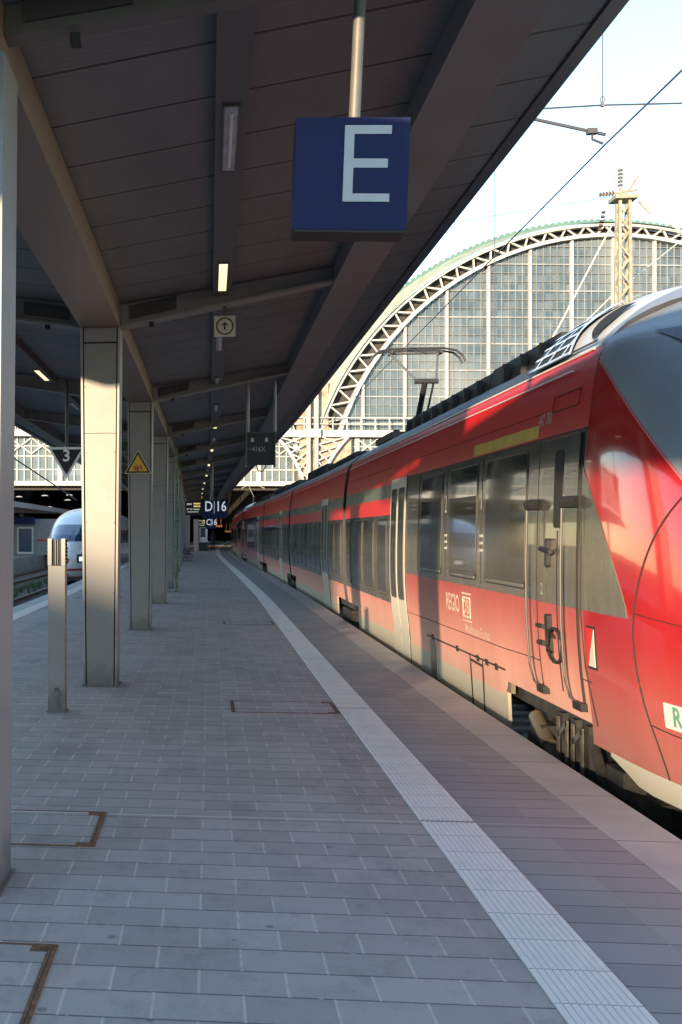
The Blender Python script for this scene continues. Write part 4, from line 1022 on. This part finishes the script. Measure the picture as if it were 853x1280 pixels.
for i in range(NH):
    a, b = ts[i], ts[i+1]; am = (a+b)/2
    p, q, r_ = inr(a), inr(b), out(am)
    m.bar((p[0],FY-.3,p[1]),(r_[0],FY-.3,r_[1]), .15, .15); m.bar((q[0],FY-.3,q[1]),(r_[0],FY-.3,r_[1]), .15, .15)
m.build('truss_web', M['hall'], hall)
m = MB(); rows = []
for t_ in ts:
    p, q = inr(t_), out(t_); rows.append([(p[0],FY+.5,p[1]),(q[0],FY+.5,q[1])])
m.grid(rows); m.build('truss_shade', M['inside'], hall)  # dark sheet behind the truss, painted shade for its inside
cr0 = lambda t: arch(28.2, 26.65, 2.8, t); cr1 = lambda t: arch(29.6, 27.0, 2.8, t)
m = MB(); rows = []
for i in range(121):
    t_ = R(12)+(R(168)-R(12))*i/120; p, q = cr0(t_), cr1(t_); rows.append([(p[0],FY-.8,p[1]),(q[0],FY+.6,q[1])])
m.grid(rows); m.build('roof_edge', M['copperpale'], hall)
m = MB(); arc = 0; t_ = R(12)
while t_ < R(168):
    q = cr1(t_); d = Vector((29.6*math.sin(t_), 0, 27.0*math.cos(t_))); L_ = d.length; d.normalize(); nn = Vector((-d.z, 0, d.x))
    if nn.z < 0 : nn = -nn
    c_ = Vector((q[0], FY+.6, q[1])); poly = [tuple(c_+d*(.31*math.cos(u))+nn*(.42*math.sin(u)-.05)) for u in [math.pi*k/7 for k in range(8)]]
    m.prism(poly, (0,.12,0)); t_ += .60/L_
m.build('crest', M['copper'], hall)
# glazing with posts, mullions and transoms
m = MB(); poly = [(inr(t_)[0], FY+.15, inr(t_)[1]) for t_ in [T0+(T1-T0)*i/60 for i in range(61)]]
poly = [(AX+25.4, FY+.15, 10.4)] + [p for p in reversed(poly) if p[2] > 10.4] + [(AX-25.4, FY+.15, 10.4)]
m.prism(poly, (0,.03,0)); m.build('glazing', M['hallglass'], hall)
ztop = lambda x: 2.8+25.6*math.sqrt(max(0, 1-((x-AX)/26.2)**2))
m = MB(); x = AX-.0
posts = [AX+3.8*k for k in range(-6, 7)]
for x in posts: m.box(x-.115, x+.115, FY-.25, FY+.12, 10.6, ztop(x))
m.build('posts', M['hallgrey'], hall)
m = MB(); k = -40
while k <= 40:
    x = AX+.633*k
    if ztop(x) > 10.8 and k % 6: m.box(x-.019, x+.019, FY+.0, FY+.14, 10.5, ztop(x))
    k += 1
z = 11.4; kk = 0
while z < 28:
    dx = 26.2*math.sqrt(max(0, 1-((z-2.8)/25.6)**2)); h_ = .06 if kk % 3 == 0 else .015
    m.box(AX-dx, AX+dx, FY-.01, FY+.13, z-h_, z+h_); z += .8; kk += 1
m.build('mullions', M['mullion'], hall)
# gallery with rail, glazed apron below
m = MB(); m.box(-40, 70, FY-.9, FY+.2, 10.1, 10.7); m.box(-40, 70, FY-.6, FY+.2, 5.75, 6.15); m.build('gallery_girder', M['hall'], hall)
m = MB(); x = -40
m.box(-40, 70, FY-.9, FY-.82, 11.75, 11.85); m.box(-40, 70, FY-.9, FY-.82, 11.2, 11.28)
while x < 70: m.box(x-.05, x+.05, FY-.9, FY-.8, 10.7, 11.8); x += 1.27
m.build('gallery_rail', M['hall'], hall)
m = MB(); m.box(-40, 70, FY+.15, FY+.18, 6.15, 10.1); m.build('apron_glazing', M['hallglass'], hall)
m = MB(); x = -40
k = 0
while x < 70:
    m.box(x-.05, x+.05, FY, FY+.14, 6.15, 10.1)
    if k % 7 == 0: m.box(x-.2, x+.2, FY-.2, FY+.1, 6.15, 10.1)
    if k % 7 in (0, 3):
        m.bar((x,FY-.1,8.6),(x+1.9,FY-.1,10.0), .12, .12); m.bar((x+1.9,FY-.1,8.6),(x,FY-.1,10.0), .12, .12)
    x += .633; k += 1
for z in (7.2, 8.4, 9.3): m.box(-40, 70, FY+.01, FY+.12, z-.05, z+.05)
m.build('apron_mullions', M['hall'], hall)
m = MB(); m.box(-40, 70, FY+.6, FY+1.2, 5.4, 5.745); m.build('lintel', M['inside'], hall)
# pier between the halls with curved lattice brackets
m = MB(); PX = 8.9
for s_ in (-.35, .35): m.box(PX+s_-.16, PX+s_+.16, FY-1.3, FY-.9, 4.5, 15.5)
for s_ in (-1, 1):
    pts = [(PX+s_*(.6+2.6*(i/8)**2.2), FY-1.1, 4.2+5.9*(i/8)) for i in range(9)]
    for a, b in zip(pts, pts[1:]): m.bar(a, b, .25, .3, (0,1,0))
    for i in range(0, 8):
        m.bar(pts[i], (PX+s_*.35, FY-1.1, pts[min(8,i+1)][2]+.2), .12, .12, (0,1,0))
        m.bar((PX+s_*.35, FY-1.1, pts[i][2]), pts[min(8,i+1)], .12, .12, (0,1,0))
m.box(PX-.7, PX+.7, FY-1.45, FY-.85, 10.0, 10.75); m.build('pier', M['hall'], hall)
m = MB(); m.box(PX-1.0, PX+3.6, FY-.7, FY+.5, 0, 10.0); m.box(PX-1.2, PX+1.6, FY-.5, FY+.5, 10.75, 15.0); m.build('stone_pier', M['stone'], hall)
# left side hall gable
m = MB(); LX = -6.6
li = lambda t: (LX-14.2*math.cos(t), 9+9.5*math.sin(t)); lo_ = lambda t: (LX-15.2*math.cos(t), 9+10.5*math.sin(t))
tl = [math.pi*i/24 for i in range(25)]
for fn in (li, lo_):
    for a, b in zip(tl, tl[1:]): p, q = fn(a), fn(b); m.bar((p[0],FY-.2,p[1]),(q[0],FY-.2,q[1]), .35, .5, (0,1,0))
for a, b in zip(tl, tl[1:]):
    p, q, r_ = li(a), li(b), lo_((a+b)/2); m.bar((p[0],FY-.3,p[1]),(r_[0],FY-.3,r_[1]), .2, .2); m.bar((q[0],FY-.3,q[1]),(r_[0],FY-.3,r_[1]), .2, .2)
for k in range(-22, 23):
    x = LX+.633*k; zt_ = 9+9.5*math.sqrt(max(0, 1-((x-LX)/14.2)**2)); hw_ = .18 if k % 6 == 0 else .045
    m.box(x-hw_, x+hw_, FY-.01, FY+.13, 10.7, max(10.8, zt_))
m.build('side_gable', M['hall'], hall)
m = MB(); m.prism([(li(t_)[0], FY+.16, li(t_)[1]) for t_ in tl if li(t_)[1] > 10.5], (0,.03,0)); m.build('side_glazing', M['hallglass'], hall)
# vaults behind the fronts, with pale ribs
def vault(cx, a, b, z0, nm_):
    m = MB(); tt = [math.pi*i/20 for i in range(21)]
    ysv = stations(FY+.4, FY+180, 30)
    m.grid([[(cx-a*math.cos(t_), yv, z0+b*math.sin(t_)) for t_ in tt] for yv in ysv])
    for sx in (-1, 1): m.grid([[(cx+sx*a, ysv[0], z_), (cx+sx*a, ysv[-1], z_)] for z_ in (-.9, z0)]) if cx > 0 and sx > 0 or cx < 0 and sx < 0 else None
    m.build(nm_, M['inside'], hall, fix=False)
    r = MB()
    for yv in [FY+9.3*k for k in range(1, 12)]:
        for t0, t1 in zip(tt, tt[1:]):
            r.bar((cx-(a-.6)*math.cos(t0), yv, z0+(b-.6)*math.sin(t0)), (cx-(a-.6)*math.cos(t1), yv, z0+(b-.6)*math.sin(t1)), .3, .7, (0,1,0))
    r.build('vault_ribs', M['hall'], hall)
vault(AX, 28.1, 26.4, 2.8, 'vault'); vault(LX, 15.2, 10.4, 9, 'vault')
# back wall with the lunette
BY = FY+178
m = MB(); lx, lz, lr = 29.5, 5.8, 2.4
m.box(-40, lx-lr, BY, BY+.5, -.9, 16); m.box(lx+lr, 70, BY, BY+.5, -.9, 30); m.box(lx-lr, lx+lr, BY, BY+.5, -.9, lz)
tt = [math.pi*i/16 for i in range(17)]
m.grid([[(lx-lr*math.cos(t_), BY, lz+lr*math.sin(t_)) for t_ in tt], [(lx-lr*math.cos(t_), BY, 16) for t_ in tt]])
m.build('back_wall', M['inside'], hall, fix=False)
m = MB()
for t_ in tt[2:-2:2]: m.bar((lx,BY-.1,lz),(lx-lr*math.cos(t_),BY-.1,lz+lr*math.sin(t_)), .12, .12)
for rr in (.45, .72):
    for a, b in zip(tt, tt[1:]): m.bar((lx-lr*rr*math.cos(a),BY-.1,lz+lr*rr*math.sin(a)),(lx-lr*rr*math.cos(b),BY-.1,lz+lr*rr*math.sin(b)), .1, .1)
m.build('lunette_bars', M['inside'], hall)
for i, (x, y, z, w_, h_) in enumerate([(1.2,140,2.3,.9,.2),(4.6,200,3.3,1.0,.25),(3.4,200,1.6,1.1,.3),(6.4,200,1.5,1.4,.5)]):
    m = MB(); m.box(x-w_/2, x+w_/2, y, y+.15, z, z+h_); m.tube([(x-w_*.3,y+.08,z+h_),(x-w_*.3,y+.08,z+h_+1.5)], .03, 6); m.tube([(x+w_*.3,y+.08,z+h_),(x+w_*.3,y+.08,z+h_+1.5)], .03, 6)
    tag(m.build('illuminated_sign', M['shop']), 'small glowing orange sign deep inside the dark hall', 'sign', 'orange lit signs inside the hall')

hall.rotation_euler = (0, 0, R(7.5))
# ------------------------------------------------------------------ masts and overhead wires
MXX, MYY = 15.3, 41.8
mt = thing('signal_tower', 'pale yellow lattice mast with insulators before the glass hall', 'mast', (MXX, MYY, -.9))
m = MB()
hw_ = lambda z: .26-.006*(z+.9)
for sx in (-1, 1):
    for sy in (-1, 1): m.bar((MXX+sx*hw_(-.9),MYY+sy*hw_(-.9),-.9),(MXX+sx*hw_(14),MYY+sy*hw_(14),14.0), .1, .1)
m.build('legs', M['lattice_y'], mt)
m = MB(); z = -.7; s_ = 1
while z < 13.6:
    h_ = hw_(z); h2 = hw_(z+.5)
    for sy in (-1, 1): m.bar((MXX-s_*h_,MYY+sy*h_,z),(MXX+s_*h2,MYY+sy*h2,z+.5), .06, .06)
    for sx in (-1, 1): m.bar((MXX+sx*h_,MYY-s_*h_,z),(MXX+sx*h2,MYY+s_*h2,z+.5), .06, .06)
    z += .5; s_ = -s_
m.build('bracing', M['lattice_y'], mt)
m = MB(); m.box(MXX-.4,MXX+.4,MYY-.4,MYY+.4,13.95,14.1)
m.tube([(MXX-.1,MYY,14.1),(MXX-.1,MYY,15.2)], .05, 6); m.tube([(MXX+.1,MYY,14.2),(MXX+.55,MYY,14.9)], .05, 6); m.tube([(MXX-.75,MYY,14.2),(MXX+.5,MYY,14.35)], .05, 6); m.tube([(MXX+.5,MYY-.1,13.9),(MXX+.95,MYY-.1,13.4)], .04, 6); m.build('crown', M['lattice_y'], mt)
for q in range(3):
    m = MB()
    for k in range(5):
        if q == 0: m.tube([(MXX-.1,MYY,14.5+.14*k),(MXX-.1,MYY,14.56+.14*k)], .09, 10)
        if q == 1: m.tube([(MXX-.35-.11*k,MYY,14.25-.01*k),(MXX-.40-.11*k,MYY,14.25-.01*k)], .085, 10)
        if q == 2: m.tube([(MXX-.80-.03*k,MYY-.3,13.5-.16*k),(MXX-.81-.03*k,MYY-.3,13.43-.16*k)], .08, 10)
    m.build('insulator', M['insul'], mt)
def wire(name, pts, r, mat, label, group='overhead wires above the right track'):
    m = MB(); m.tube(pts, r, 6); return tag(m.build(name, mat), label, 'wire', group)
def sag(a, b, d, n=10): return [(a[0]+(b[0]-a[0])*i/n, a[1]+(b[1]-a[1])*i/n, a[2]+(b[2]-a[2])*i/n-d*4*(i/n)*(1-i/n)) for i in range(n+1)]
wire('contact_wire', [(3.9,-14,5.38),(3.72,10.6,5.31),(4.3,60,5.31),(4.0,97,5.31)], .0085, M['wire'], 'dark contact wire running diagonally down above the red train')
ca = thing('cross_span', 'thin cross wire with hanging dropper and registration arm above the train', 'wire', (3.76, 10.8, 5.75))
m = MB(); m.tube([(-16,10.85,5.2),(2.0,10.85,5.735),(3.78,10.85,5.775),(9.2,10.85,5.70),(18,10.85,5.3)], .0085, 6); m.build('span_wire', M['wire'], ca)
m = MB(); m.tube([(3.78,10.85,5.775),(3.78,10.85,9.0)], .005, 6); m.build('dropper', M['wire'], ca)
m = MB(); lo = [(3.78+.02*math.sin(u),10.85,5.83+.03*math.cos(u)) for u in [2*math.pi*i/10 for i in range(11)]]; m.tube(lo, .006, 6); m.box(3.765,3.795,10.835,10.865,5.76,5.80); m.build('shackle', M['pole'], ca)
m = MB(); m.tube([(2.0,10.6,5.85),(3.72,10.6,5.40)], .017, 8); m.build('registration_arm', M['wire'], ca)
m = MB(); m.tube([(2.0,10.6,5.85),(2.0,10.85,5.735)], .012, 6); m.build('arm_link', M['wire'], ca); m = MB(); m.tube([(3.6,10.6,5.43),(3.60,10.6,5.36),(3.70,10.6,5.315)], .012, 6); m.box(3.55,3.64,10.57,10.63,5.41,5.46); m.build('wire_clamp', M['wire'], ca)
m = MB()
m.tube([(-16,10.85,9.2),(18,10.85,8.95)], .008, 6); m.build('head_wire', M['wire'], ca)
def side_mast(x, label):
    t = thing('catenary_mast', label, 'mast', (x, 10.85, -.95), 'masts holding the cross wires')
    m = MB()
    for sx in (-.18,.18):
        for sy in (-.18,.18): m.bar((x+sx,10.85+sy,-.95),(x+sx*.6,10.85+sy*.6,9.6), .07, .07)
    m.build('legs', M['lattice_g'], t); m = MB(); z = -.8; s_ = 1
    while z < 9.2:
        for sy in (-.17,.17): m.bar((x-.17*s_,10.85+sy,z),(x+.17*s_,10.85+sy,z+.4), .04, .04)
        z += .4; s_ = -s_
    m.build('bracing', M['lattice_g'], t)
side_mast(-16, 'lattice mast at the left end of the cross wires'); side_mast(18, 'lattice mast at the right end of the cross wires')
wire('stay_wire', [(MXX-.5,MYY-.3,13.0),(11.8,38,8.6),(8.2,34,3.6)], .03, M['wire_pale'], 'pale stay wire falling steeply left from the yellow mast', 'pale wires around the yellow mast')
wire('stay_wire', [(26,60,18.0),(15.8,44,11.0),(10.2,36,6.6)], .03, M['wire_pale'], 'pale wire crossing behind the yellow mast towards lower left', 'pale wires around the yellow mast')
wire('stay_wire', [(17.4,46,15.4),(20.5,46,12.6),(24,46,9.4)], .05, M['wire_pale'], 'pale wire falling right of the yellow mast', 'pale wires around the yellow mast')
wire('feeder_wire', sag((-14,44,12.2),(MXX,MYY,14.2),.5), .012, M['wire'], 'very thin wire across the pale sky left of the yellow mast')
wire('dropper_wire', [(7.4,29,4.8),(7.4,29,16)], .009, M['wire'], 'thin vertical wire hanging in front of the left hall roof')
wire('left_wire', sag((-9.2,30,6.2),(-6.4,52,3.2),.0), .03, M['wire'], 'thick sloping cable at the left before the hall front', 'cables over the left tracks')

# ------------------------------------------------------------------ left side: far platform fittings
kx, ky = -12.9, 78
ks = thing('platform_kiosk', 'grey platform kiosk with white framed glass door and red stripe', 'kiosk', (kx, ky, 0))
m = MB(); m.box(kx-1.9,kx+2.2,ky,ky+5,0,2.6); m.build('wall', M['icegrey'], ks)
m = MB(); m.box(kx-1.1,kx+.1,ky-.06,ky-.002,.05,2.0); dd = m.build('door', M['white'], ks); m = MB(); m.box(kx-.98,kx-.02,ky-.09,ky-.061,.2,1.9); m.build('pane', M['iceglass'], dd)
m = MB(); m.box(kx+.4,kx+2.2,ky-.04,ky-.002,1.0,1.12); m.build('red_stripe', M['icered'], ks)
m = MB(); m.box(kx-2.2,kx+.2,ky-.3,ky-.06,2.2,2.75); m.build('blue_sign', M['blue'], ks)
for i, (x, y, z) in enumerate([(-17.6,99,4.9),(-15.2,99,5.0),(-13.6,103,4.7),(-12.9,99,5.05),(-16.4,110,4.2),(-14.6,118,4.0),(-11.8,108,4.5)]):
    l = thing('hall_lamp', 'small white hanging lamp in the dark below the left hall front', 'lamp', (x, y, z), 'hanging lamps below the hall front')
    m = MB(); m.tube([(x,y,z+.08),(x,y,z+2.2)], .03, 6); m.build('rod', M['dark'], l)
    m = MB(); m.tube([(x,y,z),(x,y,z+.04),(x,y,z+.09)], [.32,.28,.06], 12); m.build('shade', M['lampshade'], l)
fc = thing('far_canopy', 'low dark canopy roof over the far left platform', 'canopy', (-16, 60, 0))
m = MB(); m.prism([(-21,52,3.5),(-12.3,52,3.25),(-12.3,52,3.6),(-21,52,3.8)], (0,44,0)); m.build('roof', M['icegrey'], fc)
for y in (54, 64, 74, 84, 94):
    m = MB(); m.box(-16.7,-16.3,y,y+.4,0,3.4); m.build('post', M['dark'], fc)

# ------------------------------------------------------------------ buildings added out of view, left behind the viewer, to shade the platform
def block(x0, x1, y0, y1, h, label):
    t = thing('added_shade_building', label, 'building', ((x0+x1)/2, (y0+y1)/2, -.95), 'added buildings out of view that shade the platform')
    m = MB(); m.box(x0, x1, y0, y1, -.95, h); m.build('wall', M['facade_b'], t)
    m = MB(); m.box(x0-.3, x1+.3, y0-.3, y1+.3, h, h+.4); m.build('roof', M['dark'], t)
    n = max(1, int((y1-y0)/4)); k = 0
    fl = int(h/3.6)
    for f_ in range(fl):
        m = MB()
        for i in range(n):
            yy = y0+(i+.5)*(y1-y0)/n; m.box(x1-.05, x1+.03, yy-.8, yy+.8, f_*3.6+1.2, f_*3.6+3.0)
        m.build('window_row', M['panes'], t)
block(-60, -40, -103, -71.5, 12.6, 'low sandstone building added out of view to shade the platform')
block(-60, -40, -71.3, -5, 17.5, 'tall sandstone building added out of view to shade the platform')
block(-60, -40, -150, -103.2, 12.2, 'long sandstone building added out of view to shade the platform')
